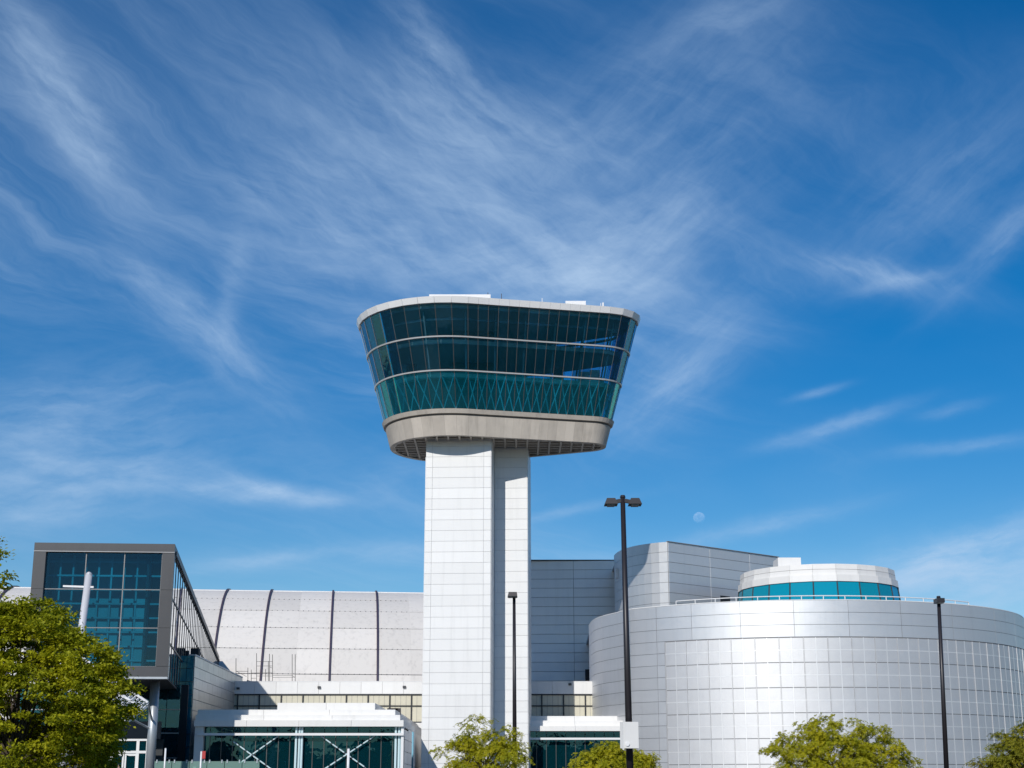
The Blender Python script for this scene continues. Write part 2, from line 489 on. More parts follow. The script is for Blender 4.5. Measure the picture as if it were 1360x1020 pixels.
zs = rows(GZ + .1, ZT, 1.045)
flat_panels(slab, sh(0, 0), ANG, [0, .66, WS - .72, WS], zs, M['white'], .05, .017)
flat_panels(slab, sh(WS, 0), ANG + math.pi / 2, [0.03, REC], zs, M['white'], .05, .017)
flat_panels(slab, sh(0, 10.5), ANG - math.pi / 2, [0, 5.2, 10.5], zs[::3], M['white'], .05, .017)
zs2 = [z - .35 for z in zs]; zs2[0] = GZ + .1
flat_panels(rcore, sh(WS + .08, REC), ANG, [0, WR - WS - .08], zs2, M['white'], .05, .017)
flat_panels(rcore, sh(WR, REC), ANG + math.pi / 2, [0, 3.2, 6.4], zs2, M['white'], .05, .017)

# pod: hull of a large and a small circle, flaring upward
PZ0, PZ1 = 34.9, 47.7
def pod_circ(z):
    t = (z - PZ0) / (PZ1 - PZ0)
    L = lambda a, b: a + (b - a) * t
    return (L(-5.85, -6.45), L(150.0, 150.3), L(6.5, 9.4)), (L(7.2, 8.9), L(148.9, 148.3), L(2.25, 4.0))
NA, NS, NB = 22, 14, 7             # panes on big arc, straight, small arc
def pod_plan(z, sub=1, off=0.0):
    (x1, y1, r1), (x2, y2, r2) = pod_circ(z)
    d = math.hypot(x2 - x1, y2 - y1); base = math.atan2(y2 - y1, x2 - x1); k = math.asin((r1 - r2) / d)
    # angle of tangent normals: front = base - pi/2 + k', back = base + pi/2 - k'
    af, ab = base - math.pi / 2 + k, base + math.pi / 2 - k
    r1, r2 = r1 + off, r2 + off
    pf1 = (x1 + r1 * math.cos(af), y1 + r1 * math.sin(af)); pf2 = (x2 + r2 * math.cos(af), y2 + r2 * math.sin(af))
    pb1 = (x1 + r1 * math.cos(ab), y1 + r1 * math.sin(ab)); pb2 = (x2 + r2 * math.cos(ab), y2 + r2 * math.sin(ab))
    P = []
    for i in range(NS * sub): t = i / (NS * sub); P.append((pf1[0] + (pf2[0] - pf1[0]) * t, pf1[1] + (pf2[1] - pf1[1]) * t))
    for i in range(NB * sub): a = af + (ab - af) * i / (NB * sub); P.append((x2 + r2 * math.cos(a), y2 + r2 * math.sin(a)))
    for i in range(NS * sub): t = i / (NS * sub); P.append((pb2[0] + (pb1[0] - pb2[0]) * t, pb2[1] + (pb1[1] - pb2[1]) * t))
    a2 = af + 2 * math.pi
    for i in range(NA * sub): a = ab + (a2 - ab) * i / (NA * sub); P.append((x1 + r1 * math.cos(a), y1 + r1 * math.sin(a)))
    return P
NP = 2 * NS + NA + NB
def podz(py):                       # height of a level read at px 608 on the flaring front
    z = 40.0
    for _ in range(20):
        (x1, y1, r1), _c = pod_circ(z); z = atz(608, py, y1 - r1)
    return z
zr0, z12, z23, zgl = podz(402), podz(446.5), podz(491.5), podz(543)
zled, zgap, zbot = podz(549), podz(551.5), PZ0
ztop = zr0 + .62
def ring_quads(pa, pb): n = len(pa); return [(i, (i + 1) % n, n + (i + 1) % n, n + i) for i in range(n)]
def ring(name, z0, z1, off0, off1, mat, sub=2, cap=True, inner=0.35):
    """closed band between two heights with thickness"""
    A, B = pod_plan(z0, sub, off0), pod_plan(z1, sub, off1)
    A2, B2 = pod_plan(z0, sub, off0 - inner), pod_plan(z1, sub, off1 - inner)
    n = len(A)
    v = [(*p, z0) for p in A] + [(*p, z1) for p in B] + [(*p, z1) for p in B2] + [(*p, z0) for p in A2]
    f = []
    for i in range(n):
        j = (i + 1) % n
        for k in range(4): f.append((k * n + i, k * n + j, ((k + 1) % 4) * n + j, ((k + 1) % 4) * n + i))
    mb = MB(); mb.add(v, f)
    return T(name, mb, mat)
# panes
levels = [(zgl, z23, 'g_low'), (z23, z12, 'g_pod'), (z12, zr0, 'g_pod')]
for za, zb, g in levels:
    A, B = pod_plan(za + .09), pod_plan(zb - .09)
    A2, B2 = pod_plan(za + .09, 1, -.03), pod_plan(zb - .09, 1, -.03)
    for i in range(NP):
        j = (i + 1) % NP
        def lerp(p, q, t): return (p[0] + (q[0] - p[0]) * t, p[1] + (q[1] - p[1]) * t)
        e = .03
        q = [lerp(A[i], A[j], e), lerp(A[i], A[j], 1 - e), lerp(B[i], B[j], 1 - e), lerp(B[i], B[j], e)]
        q2 = [lerp(A2[i], A2[j], e), lerp(A2[i], A2[j], 1 - e), lerp(B2[i], B2[j], 1 - e), lerp(B2[i], B2[j], e)]
        zz = [za + .09, za + .09, zb - .09, zb - .09]
        v = [(*q[k], zz[k]) for k in range(4)] + [(*q2[k], zz[k]) for k in range(4)]
        mb = MB(); mb.add(v, [(0, 1, 2, 3), (7, 6, 5, 4), (0, 4, 5, 1), (1, 5, 6, 2), (2, 6, 7, 3), (3, 7, 4, 0)])
        T('window_pane', mb, M[g])
A, B = pod_plan(zgl, 1, .0), pod_plan(zr0, 1, .0)
for i in range(NP):
    mb = MB(); mb.bar((*A[i], zgl), (*B[i], zr0), .036, .09)
    T('mullion', mb, M['mull'])
# bands between the storeys
ring('transom_band', z12 - .07, z12 + .06, .08, .10, M['band'], inner=.25)
ring('transom_band', z23 - .07, z23 + .06, .08, .10, M['band'], inner=.25)
# roof edge of separate panels
for i in range(NP):
    A, B = pod_plan(zr0, 1, .14), pod_plan(ztop, 1, .20)
    A2, B2 = pod_plan(zr0, 1, -.5), pod_plan(ztop, 1, -.5)
    j = (i + 1) % NP; e = .008
    q = [lerp(A[i], A[j], e), lerp(A[i], A[j], 1 - e), lerp(A2[i], A2[j], 1 - e), lerp(A2[i], A2[j], e)]
    q2 = [lerp(B[i], B[j], e), lerp(B[i], B[j], 1 - e), lerp(B2[i], B2[j], 1 - e), lerp(B2[i], B2[j], e)]
    mb = MB(); mb.hexa([(*p, zr0) for p in q], [(*p, ztop) for p in q2])
    T('roof_edge_panel', mb, M['whitemetal'])
mb = MB(); mb.prism(pod_plan(zr0, 1, -.45), zr0 + .05, ztop - .12); T('roof', mb, M['grey_lt'])
# roof plant and antennas
def on_roof(px0, px1, py, Y, d, hgt):
    a, b = at(px0, py, Y), at(px1, py, Y)
    mb = MB(); mb.box((a.x, Y, ztop - .2), (b.x, Y + d, a.z)); return T('roof_plant', mb, M['whitemetal'])
on_roof(570, 651.5, 391.0, 143.6, 5, 1)
on_roof(751, 778, 399.6, 145.6, 3, 1)
for px, py, Y in ((666, 390, 142.5), (720, 396, 143.5), (798, 402.5, 145.4), (801, 402.0, 145.6), (648, 388.5, 144), (496, 408, 147)):
    a = at(px, py, Y); mb = MB(); mb.tube((a.x, Y, ztop - .2), (a.x, Y, a.z), .035 if px != 801 else .09, n=6); T('antenna', mb, M['whitemetal'] if px > 700 else M['black'])
# interior: floors, ceilings, core, inner wall behind the lowest storey
for z, nm in ((z23 - .05, 'floor'), (z12 - .05, 'floor')):
    mb = MB(); mb.prism(pod_plan(z, 1, -.9), z - .45, z); T(nm, mb, M['ceil_in'])
mb = MB(); mb.prism(pod_plan(zr0, 1, -.6), zr0 - .35, zr0 - .02); T('ceiling', mb, M['ceil_in'])
mb = MB(); mb.prism(pod_plan(zgl, 1, -1.1), zgl - .25, zgl + .02); T('floor', mb, M['floor_in'])
mb = MB(); mb.prism([sh(2.2, 3.2), sh(6.5, 3.6), sh(6.5, 7.0), sh(2.2, 7.0)], zgl, zr0 - .3); T('core', mb, M['floor_in'])
mb = MB(); Ai, Bi = pod_plan(zgl, 2, -1.35), pod_plan(z23, 2, -1.35); n = len(Ai)
mb.add([(*p, zgl) for p in Ai] + [(*p, z23 - .4) for p in Bi], ring_quads(Ai, Bi)); T('inner_wall', mb, M['teal_wall'])
# interior furnishings on the two upper floors: counters, railings, hanging aircraft-like ribs stay simple
random.seed(4)
for k in range(16):
    u = random.uniform(.03, .97); i = int(u * NP); Pp = pod_plan(z23, 1, -random.uniform(1.5, 2.6))[i]
    mb = MB(); h = random.uniform(.9, 1.9); mb.box((Pp[0] - .5, Pp[1] - .3, z23 - .06), (Pp[0] + .5, Pp[1] + .3, z23 + h)); T('display_case', mb, M['dark_in'] if k % 3 else M['inner'])
for i in range(0, NP, 3):
    Pp, Pq = pod_plan(z23, 1, -1.0)[i], pod_plan(zr0, 1, -1.3)[i]
    mb = MB(); mb.tube((*Pp, z23 - .06), (*Pq, zr0 - .3), .09, n=6); T('inner_column', mb, M['inner'])
for zz in (zr0 - 1.1,):
    Pp = pod_plan(zz, 1, -1.6); n = len(Pp)
    for i in range(0, n, 2):
        mb = MB(); mb.bar((*Pp[i], zz), (*Pp[(i + 2) % n], zz), .18, .22); T('ceiling_beam', mb, M['inner'])
# crossed rods behind the lowest row of glass
A, B = pod_plan(zgl + .05, 1, -.25), pod_plan(z23 - .3, 1, -.25)
for i in range(NP):
    j = (i + 1) % NP
    for a, b, o in ((A[i], B[j], 0.0), (A[j], B[i], .07)):
        mb = MB(); mb.tube((a[0], a[1], zgl + .05), (b[0], b[1], z23 - .3), .06, n=6); T('brace_rod', mb, M['pipe'])
# ledge and concrete ring of separate panels
ring('ledge', zled, zgl, .20, .24, M['concrete'], inner=1.6)
ring('shadow_gap', zgap, zled, -.10, -.05, M['joint'], inner=1.0)
NC = 38
def arc_resample(z, off, n):
    pl = Plan(pod_plan(z, 6, off), True); return [tuple(pl.at(pl.L * i / n)) for i in range(n)]
for i in range(NC * 2):
    pass
subz = 4
PA, PB = pod_plan(zbot, subz, .05), pod_plan(zgap, subz, .04)
PA2, PB2 = pod_plan(zbot, subz, -.45), pod_plan(zgap, subz, -.45)
nS = len(PA)
for i in range(0, nS, subz):
    mb = MB(); v, f = [], []
    for k in range(subz + 1):
        idx = (i + k) % nS
        e = 0.0
        def ad(Pl, z):
            p = Pl[idx]; q = Pl[(i + subz // 2) % nS]
            t = .008 if k in (0, subz) else 0
            return (p[0] + (q[0] - p[0]) * t, p[1] + (q[1] - p[1]) * t, z)
        v += [ad(PA, zbot), ad(PB, zgap), ad(PB2, zgap), ad(PA2, zbot)]
    for k in range(subz):
        b = 4 * k
        f += [(b, b + 4, b + 5, b + 1), (b + 1, b + 5, b + 6, b + 2), (b + 2, b + 6, b + 7, b + 3), (b + 3, b + 7, b + 4, b)]
    f += [(0, 1, 2, 3), (4 * subz + 3, 4 * subz + 2, 4 * subz + 1, 4 * subz)]
    mb.add(v, f); T('concrete_panel', mb, M['concrete'])
# coffered underside: a slab and two sets of joists
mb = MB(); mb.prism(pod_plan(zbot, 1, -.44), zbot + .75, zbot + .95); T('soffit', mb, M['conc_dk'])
hull = pod_plan(zbot, 3, -.44)
def clip_line(fx):                  # y-range of hull at x
    ys_ = []
    n = len(hull)
    for i in range(n):
        a, b = hull[i], hull[(i + 1) % n]
        if (a[0] - fx) * (b[0] - fx) <= 0 and a[0] != b[0]:
            ys_.append(a[1] + (b[1] - a[1]) * (fx - a[0]) / (b[0] - a[0]))
    return (min(ys_), max(ys_)) if len(ys_) > 1 else None
def clip_row(fy):
    xs_ = []
    n = len(hull)
    for i in range(n):
        a, b = hull[i], hull[(i + 1) % n]
        if (a[1] - fy) * (b[1] - fy) <= 0 and a[1] != b[1]:
            xs_.append(a[0] + (b[0] - a[0]) * (fy - a[1]) / (b[1] - a[1]))
    return (min(xs_), max(xs_)) if len(xs_) > 1 else None
x = -11.9
while x < 9.2:
    c = clip_line(x)
    if c and c[1] - c[0] > .5:
        mb = MB(); mb.box((x - .09, c[0], zbot + .05), (x + .09, c[1], zbot + .74)); T('joist', mb, M['concrete'])
    x += 1.12
y = 144.4
while y < 156.4:
    c = clip_row(y)
    if c and c[1] - c[0] > .5:
        mb = MB(); mb.box((c[0], y - .13, zbot + .12), (c[1], y + .13, zbot + .72)); T('joist', mb, M['concrete'])
    y += 1.15

# ------------------------------------------------------------------ 2. rotunda
rot = thing('rotunda', 'large silver metal drum building with a grid of square perforated tiles', 'building', (30, 169, GZ))
def R_(o): o.matrix_parent_inverse = Matrix.Translation(-Vector((30, 169, GZ))); return o
XC, YC, RR = 30.3, 169.5, 25.5
plan_pts = [(8.55, 168.0), (8.6, 163.5), (8.95, 160.2), (9.75, 157.3), (10.6, 155.4)]
for a in np.radians(np.arange(-46.5, 101, 1.0)):
    plan_pts.append((XC + RR * math.sin(a), YC - RR * math.cos(a)))
# round the left corner with a smoothed dense curve
def chaikin(p, n=3):
    for _ in range(n):
        q = [p[0]]
        for a, b in zip(p[:-1], p[1:]):
            q += [tuple(np.array(a) * .75 + np.array(b) * .25), tuple(np.array(a) * .25 + np.array(b) * .75)]
        p = q + [p[-1]]
    return p
drum = Plan(chaikin(plan_pts))
def s_of_px(plan, px, lo=0.0):
    best = None
    for i in range(len(plan.p)):
        if plan.s[i] < lo: continue
        x_, y_ = plan.p[i]
        d = abs(680 + F_PX * x_ / (y_ * CP + 12 * SP) - px)
        if best is None or d < best[0]: best = (d, plan.s[i])
    return best[1]
ZD = atz(1093, 797, 144.0)
zband = atz(1093, 845.5, 144.0)
hrow = (ZD - zband) / 3
# backing wall
v, f = curved_panel(drum, 0, drum.L, GZ, ZD - .02, -.0, -.35, 150)
mb = MB(); mb.add(v, f); dw = R_(mb.build('wall', M['joint_lt'], rot))
mb = MB(); poly = [tuple(p) for p in drum.p[::6]] + [(54, 188), (9, 188)]
mb.prism(poly, ZD - .9, ZD - .55); R_(mb.build('roof', M['grey_lt'], rot))
# coping
v, f = curved_panel(drum, 0, drum.L, ZD, ZD + .07, .06, -.42, 150); mb = MB(); mb.add(v, f); R_(mb.build('coping', M['whitemetal'], rot))
s_grid = s_of_px(drum, 883.5)
def smooth_faces(o):
    for p in o.data.polygons: p.use_smooth = True
    return o
def drum_panel(name, s0, s1, z0, z1, thick, mat, gap=.035):
    v, f = curved_panel(drum, s0 + gap / 2, s1 - gap / 2, z0 + gap / 2, z1 - gap / 2, thick, .003, max(2, int((s1 - s0) / .45)))
    o = link(name, me_py(name, v, f), mat, dw)
    return o
# upper three rows
s_j = [0.0, 3.2] + [s_of_px(drum, px) for px in (800, 833, 873, 920, 985, 1057, 1130, 1200, 1268, 1325)]
s_j = sorted(set(s_j)); s_j = [s_j[0]] + [b for a, b in zip(s_j, s_j[1:]) if b - a > .8]
while s_j[-1] + 5.0 < drum.L: s_j.append(s_j[-1] + 5.0)
s_j.append(drum.L)
for r in range(3):
    for a, b in zip(s_j, s_j[1:]): drum_panel('panel', a, b, ZD - (r + 1) * hrow, ZD - r * hrow, .05, M['silver'])
# smooth rows on the left of the grid
sl = [s for s in s_j if s < s_grid - .8] + [s_grid]
nz = int((zband - GZ) / hrow)
for r in range(nz):
    for a, b in zip(sl, sl[1:]): drum_panel('panel', a, b, zband - (r + 1) * hrow, zband - r * hrow, .05, M['silver'])
# grid of perforated tiles: cells of two by two
cell = 2 * (drum.L * 0 + s_of_px(drum, 1128) - s_of_px(drum, 1064)) / 4.0
cell = (s_of_px(drum, 1123) - s_of_px(drum, 1058.5)) / 2
ch = 2 * 1.165
ncol = int((drum.L - s_grid) / cell)
nrow = int((zband - GZ) / ch) + 1
tiles = []
for c in range(ncol):
    for r in range(nrow):
        for i in range(2):
            for j in range(2):
                a = s_grid + .06 + c * cell + i * cell / 2; z1 = zband - .06 - r * ch - j * ch / 2
                if z1 - ch / 2 < GZ: continue
                ga0, ga1 = (.045, .048) if i == 0 else (.048, .045)
                gz0, gz1 = (.048, .035) if j == 0 else (.035, .048)
                tiles.append((a + ga0, a + cell / 2 - ga1, z1 - ch / 2 + gz0, z1 - gz1))
def px_of(s, z):
    x_, y_ = drum.at(s); return 680 + F_PX * x_ / (y_ * CP + (z - EYE) * SP)
vis = [t for t in tiles if px_of(t[0], 8) < 1375 and t[3] > 2.6]
vis.sort(key=lambda t: -((px_of(t[1], 8) - px_of(t[0], 8)) + t[2] * .05))
keep = set(vis[:300])
rest = MB()
for t in tiles:
    v, f = curved_panel(drum, t[0], t[1], t[2], t[3], .045, .003, 2)
    if t in keep: link('tile', me_py('tile', v, f), M['silver_tile'], dw)
    else: rest.add(v, f)
o = rest.build('tiles_beyond', M['silver_tile'], dw); o['kind'] = 'stuff'
# raised frame lines between the tile halves and dark cell joints come from the gaps; vertical fins at the cell lines
for c in range(ncol + 1):
    s = s_grid + .06 + c * cell
    if s > drum.L - .1: break
    v, f = curved_panel(drum, s - .022, s + .022, GZ, zband - .06, .085, .003, 1)
    link('fin', me_py('fin', v, f), M['tile_frame'], dw)
for c in range(ncol):
    s = s_grid + .06 + (c + .5) * cell
    v, f = curved_panel(drum, s - .045, s + .045, GZ, zband - .06, .052, .003, 1)
    link('batten', me_py('batten', v, f), M['tile_frame'], dw)
for r in range(nrow):
    z = zband - .06 - (r + .5) * ch
    if z < GZ + .2: continue
    v, f = curved_panel(drum, s_grid + .06, drum.L - .5, z - .045, z + .045, .050, .003, 120)
    link('batten', me_py('batten', v, f), M['tile_frame'], dw)
# small things on the left of the drum: slot and service box
# roof railing
s_r0 = s_of_px(drum, 893); s_r1 = s_of_px(drum, 1305)
inset = -1.1
zr = ZD - .55
npost = 15
rail = thing('roof_railing', 'white tubular railing along the rim of the silver drum roof', 'railing', (30, 145.5, zr))
def RL(o): o.matrix_parent_inverse = Matrix.Translation(-Vector((30, 145.5, zr))); return o
pp = []
for i in range(npost * 4 + 1):
    s = s_r0 + (s_r1 - s_r0) * i / (npost * 4); c = drum.at(s) + drum.n(s) * inset; pp.append((c[0], c[1]))
ZRAIL = ZD + .55
for i in range(0, len(pp), 4):
    mb = MB(); mb.tube((*pp[i], zr - .02), (*pp[i], ZRAIL), .045, n=6); RL(mb.build('post', M['whitemetal'], rail))
for z in (ZRAIL, ZD + .12):
    mb = MB()
    for a, b in zip(pp, pp[1:]): mb.tube((*a, z), (*b, z), .05 if z == ZRAIL else .03, n=6)
    RL(mb.build('rail', M['whitemetal'], rail))
# pavilion on the roof
pav = thing('roof_pavilion', 'round roof pavilion with slanted turquoise windows and white stepped fascia on the drum', 'pavilion', (32, 160, zr))
def PV(o): o.matrix_parent_inverse = Matrix.Translation(-Vector((32, 160, zr))); return o
LX, LY = atX(1086, 780, 160), 160.0
NL = 22
def lring(r, ph=0.12): return [(LX + r * math.sin(2 * math.pi * (i + ph) / NL), LY - r * math.cos(2 * math.pi * (i + ph) / NL)) for i in range(NL)]
zl0, zl1, zl2, zl3 = zr + .0, atz(1086, 771.5, 151.6), atz(1086, 762.5, 151.7), atz(1086, 748.5, 151.9)
R0, R1 = 8.75, 8.30
lw = MB(); lw.prism(lring(R1 - .7), zr, zl3 - .3); PV(lw.build('core', M['inner'], pav))
A, B = lring(R0), lring(R1)
A2, B2 = lring(R0 - .05), lring(R1 - .05)
for i in range(NL):
    j = (i + 1) % NL; e = .025
    q = [lerp(A[i], A[j], e), lerp(A[i], A[j], 1 - e), lerp(A2[i], A2[j], 1 - e), lerp(A2[i], A2[j], e)]
    q2 = [lerp(B[i], B[j], e), lerp(B[i], B[j], 1 - e), lerp(B2[i], B2[j], 1 - e), lerp(B2[i], B2[j], e)]
    mb = MB(); mb.hexa([(*p, zl0) for p in q], [(*p, zl1) for p in q2]); PV(mb.build('window_pane', M['g_lant'], pav))
    mb = MB(); mb.bar((*A[i], zl0), (*B[i], zl1), .12, .12); PV(mb.build('mullion', M['mull_dk'], pav))
    for (ra, rb, za, zb) in ((R1 + .12, R1 + .05, zl1, zl2), (R1 - .12, R1 - .22, zl2 + .012, zl3)):
        A_, B_ = lring(ra), lring(rb); Ai_, Bi_ = lring(ra - .25), lring(rb - .25); e2 = .004
        q = [lerp(A_[i], A_[j], e2), lerp(A_[i], A_[j], 1 - e2), lerp(Ai_[i], Ai_[j], 1 - e2), lerp(Ai_[i], Ai_[j], e2)]
        q2 = [lerp(B_[i], B_[j], e2), lerp(B_[i], B_[j], 1 - e2), lerp(Bi_[i], Bi_[j], 1 - e2), lerp(Bi_[i], Bi_[j], e2)]
        if za > zl1 + .1:
            zm = (za + zb) / 2
            qm = [lerp(a, b, .5) for a, b in zip(q, q2)]
            for (b0, t0, zz0, zz1) in ((q, qm, za, zm - .02), (qm, q2, zm + .01, zb)):
                mb = MB(); mb.hexa([(*p, zz0) for p in b0], [(*p, zz1) for p in t0]); PV(mb.build('fascia_panel', M['white2'], pav))
        else:
            mb = MB(); mb.hexa([(*p, za) for p in q], [(*p, zb) for p in q2]); PV(mb.build('fascia_panel', M['white2'], pav))
mb = MB(); mb.prism(lring(R1 - .3), zl3 - .2, zl3 - .03); PV(mb.build('roof', M['white2'], pav))
a, b = at(1033, 740.5, 156), at(1063.5, 740.5, 156)
mb = MB(); mb.box((a.x, 156, zl3 - .1), (b.x, 159, a.z)); PV(mb.build('roof_plant', M['white2'], pav))

# ------------------------------------------------------------------ 3. theatre block behind the drum, and the blank wall behind the tower
th = thing('theater_block', 'tall silver panelled block with curved side rising behind the drum roof', 'building', (18, 170, GZ))
def TH(o): o.matrix_parent_inverse = Matrix.Translation(-Vector((18, 170, GZ))); return o
E0 = at(886.5, 719.5, 162.0); ZTH = E0.z
L0 = at(816, 738, 172.0)
E1x = at(1034, 741, 173.5)
crv = []
for i in range(13):                 # convex curve from far left to the arris
    t = i / 12; bx, by = L0.x + .2, 164.2
    crv.append(((1 - t) ** 2 * L0.x + 2 * t * (1 - t) * bx + t * t * E0.x, (1 - t) ** 2 * 172.0 + 2 * t * (1 - t) * by + t * t * 162.0))
pc = Plan(chaikin(crv, 1))
v, f = curved_panel(pc, 0, pc.L, GZ, ZTH - .02, 0, -.3, 30); mb = MB(); mb.add(v, f); cw = TH(mb.build('curved_wall', M['joint_lt'], th))
zrow = rows(12.0, ZTH, 1.12)
for a, b in zip(zrow, zrow[1:]):
    for s0, s1 in ((0, pc.L * .33), (pc.L * .33, pc.L)):
        v, f = curved_panel(pc, s0 + .017, s1 - .017, a + .017, b - .017, .05, .003, 8); link('panel', me_py('panel', v, f), M['silver'], cw)
dE = Vector((E1x.x - E0.x, 173.5 - 162.0)); LE = dE.length; aE = math.atan2(dE.y, dE.x)
mb = MB(); nE = Vector((dE.y, -dE.x)).normalized()
mb.prism([(E0.x, 162), (E1x.x, 173.5), (E1x.x - nE.x * .4, 173.5 - nE.y * .4), (E0.x - nE.x * .4 + .01, 162 - nE.y * .4)], GZ, ZTH - .02)
fw_ = TH(mb.build('flat_wall', M['joint_lt'], th))
flat_panels(fw_, (E0.x, 162), aE, [.02, LE * .36, LE * .72, LE], zrow, M['silver'], .05, .034)
mb = MB(); mb.prism([(L0.x + .3, 172), (E0.x, 162.4), (E1x.x - .3, 173.5), (E1x.x - 2, 186), (L0.x + .3, 186)], ZTH - .7, ZTH - .4); TH(mb.build('roof', M['grey_lt'], th))
mb = MB(); mb.bar((E0.x - .05, 161.93, ZTH + .03), (E1x.x, 173.45, ZTH + .03), .3, .06)
TH(mb.build('coping', M['grey_lt'], th))
mb = MB()
a, b = at(957, 790, 166.5), at(972, 798, 166.5)
aa = (a.x - .1, 166.4 + .0); u0 = (a.x - E0.x) / math.cos(aE); u1 = (b.x - E0.x) / math.cos(aE)
def onE(u, d): return (E0.x + math.cos(aE) * u + math.sin(aE) * d, 162 + math.sin(aE) * u - math.cos(aE) * d)
mb.prism([onE(u0, .07), onE(u1, .07), onE(u1, .02), onE(u0, .02)][::1], a.z - 2.6, a.z)
TH(mb.build('door', M['mull_dk'], th))
mb = MB(); p0 = at(819.5, 757, 170.6); mb.box((p0.x - .25, 169.3, p0.z - 1.1), (p0.x + .25, 169.9, p0.z)); TH(mb.build('vent', M['whitemetal'], th))

bw = thing('blank_wall_block', 'flat blue-grey panelled wall in shade between tower shaft and silver drum', 'building', (6, 172, GZ))
a, b = at(690, 746, 181.3), at(822, 744.5, 180.8)
ZB = b.z; wB = Vector((b.x - a.x, -.5)); aB = math.atan2(wB.y, wB.x)
mb = MB(); mb.prism([(a.x, 181.3), (b.x, 180.8), (b.x, 195), (a.x, 195)], GZ, ZB - .02)
o = mb.build('wall', M['joint_lt'], bw); o.matrix_parent_inverse = Matrix.Translation(-Vector((6, 172, GZ)))
uj = (at(762, 800, 181).x - a.x)
flat_panels(o, (a.x, 181.3), aB, [0, uj, wB.length], rows(10.5, ZB, 1.12), M['silver'], .05, .034)
mb = MB(); mb.box((a.x, 180.85, ZB + .0), (b.x, 181.6, ZB + .12)); o2 = mb.build('coping', M['grey'], bw); o2.matrix_parent_inverse = Matrix.Translation(-Vector((6, 172, GZ)))
mb = MB(); p0 = at(780.5, 889, 180.6); mb.box((p0.x - .3, 180.45, 11), (p0.x + .35, 180.74, p0.z)); o2 = mb.build('door', M['mull_dk'], bw); o2.matrix_parent_inverse = Matrix.Translation(-Vector((6, 172, GZ)))

# ------------------------------------------------------------------ 4. low wing: white parapet over a clerestory
LWY = 164.0
lw_ = thing('low_wing', 'low flat-roofed wing with white parapet above a band of yellowish blinds', 'building', (-12, 162, GZ))
def LW(o): o.matrix_parent_inverse = Matrix.Translation(-Vector((-12, 162, GZ))); return o
xl, xr = at(310.6, 905, LWY).x, at(790, 905, LWY).x
zp1, zp0 = atz(430, 905.5, LWY), atz(430, 921.5, LWY)
ztr, zwb = atz(430, 937.5, LWY), atz(430, 960, LWY)
mb = MB(); mb.box((xl, LWY + .45, GZ), (xr, 179.5, zp0 + .3)); LW(mb.build('wall', M['dark_in'], lw_))
mb = MB(); mb.box((xl, LWY + .3, zp1 - .5), (xr, 179.5, zp1 - .3)); LW(mb.build('roof', M['white2'], lw_))
n = 17
for i in range(n):
    w = (xr - xl) / n; mb = MB(); mb.box((xl + w * i + .012, LWY, zp0), (xl + w * (i + 1) - .012, LWY + .28, zp1)); LW(mb.build('parapet_panel', M['white'], lw_))
mb = MB(); mb.box((xl, LWY - .03, zp1), (xr, LWY + .32, zp1 + .07)); LW(mb.build('coping', M['whitemetal'], lw_))
mb = MB(); mb.box((xl, LWY + .02, GZ), (xr, LWY + .44, zwb)); LW(mb.build('sill_wall', M['white'], lw_))
xm = at(315.5, 930, LWY).x; bay = 28.15 * LWY / F_PX * 1.005
bays = [xl, xm]
while bays[-1] + bay < xr - .3: bays.append(bays[-1] + bay)
bays.append(xr)
for i, (x0, x1) in enumerate(zip(bays, bays[1:])):
    for za, zb in ((zwb, ztr), (ztr, zp0)):
        nseg = max(1, round((x1 - x0) / .56))
        o = LW(MB().box((x0 + .06, LWY + .16, za + .05), (x1 - .06, LWY + .22, zb - .05)).build('blind', M['blind'], lw_))
        for k in range(1, nseg):
            xx = x0 + (x1 - x0) * k / nseg
            b_ = MB().box((xx - .012, LWY + .135, za + .05), (xx + .012, LWY + .158, zb - .05)).build('seam', M['joint_lt'], o); b_.matrix_parent_inverse = o.matrix_parent_inverse.copy() @ Matrix.Identity(4)
            b_.matrix_parent_inverse = Matrix.Identity(4)
for x0 in bays:
    LW(MB().box((x0 - .07, LWY + .03, zwb), (x0 + .07, LWY + .16, zp0 - .002)).build('mullion', M['mull_dk'], lw_))
for z in (ztr, zp0 - .08, zwb + .07):
    LW(MB().box((xl + .08, LWY + .05, z - .06), (xr - .08, LWY + .152, z + .06)).build('transom', M['mull_dk'], lw_))
for px, py in ((424, 913), (537, 912.5), (757, 909), (316.5, 914.5)):
    p = at(px, py, LWY); LW(MB().box((p.x - .16, LWY - .22, p.z - .1), (p.x + .16, LWY - .003, p.z + .12)).build('flood_light', M['grey'], lw_))

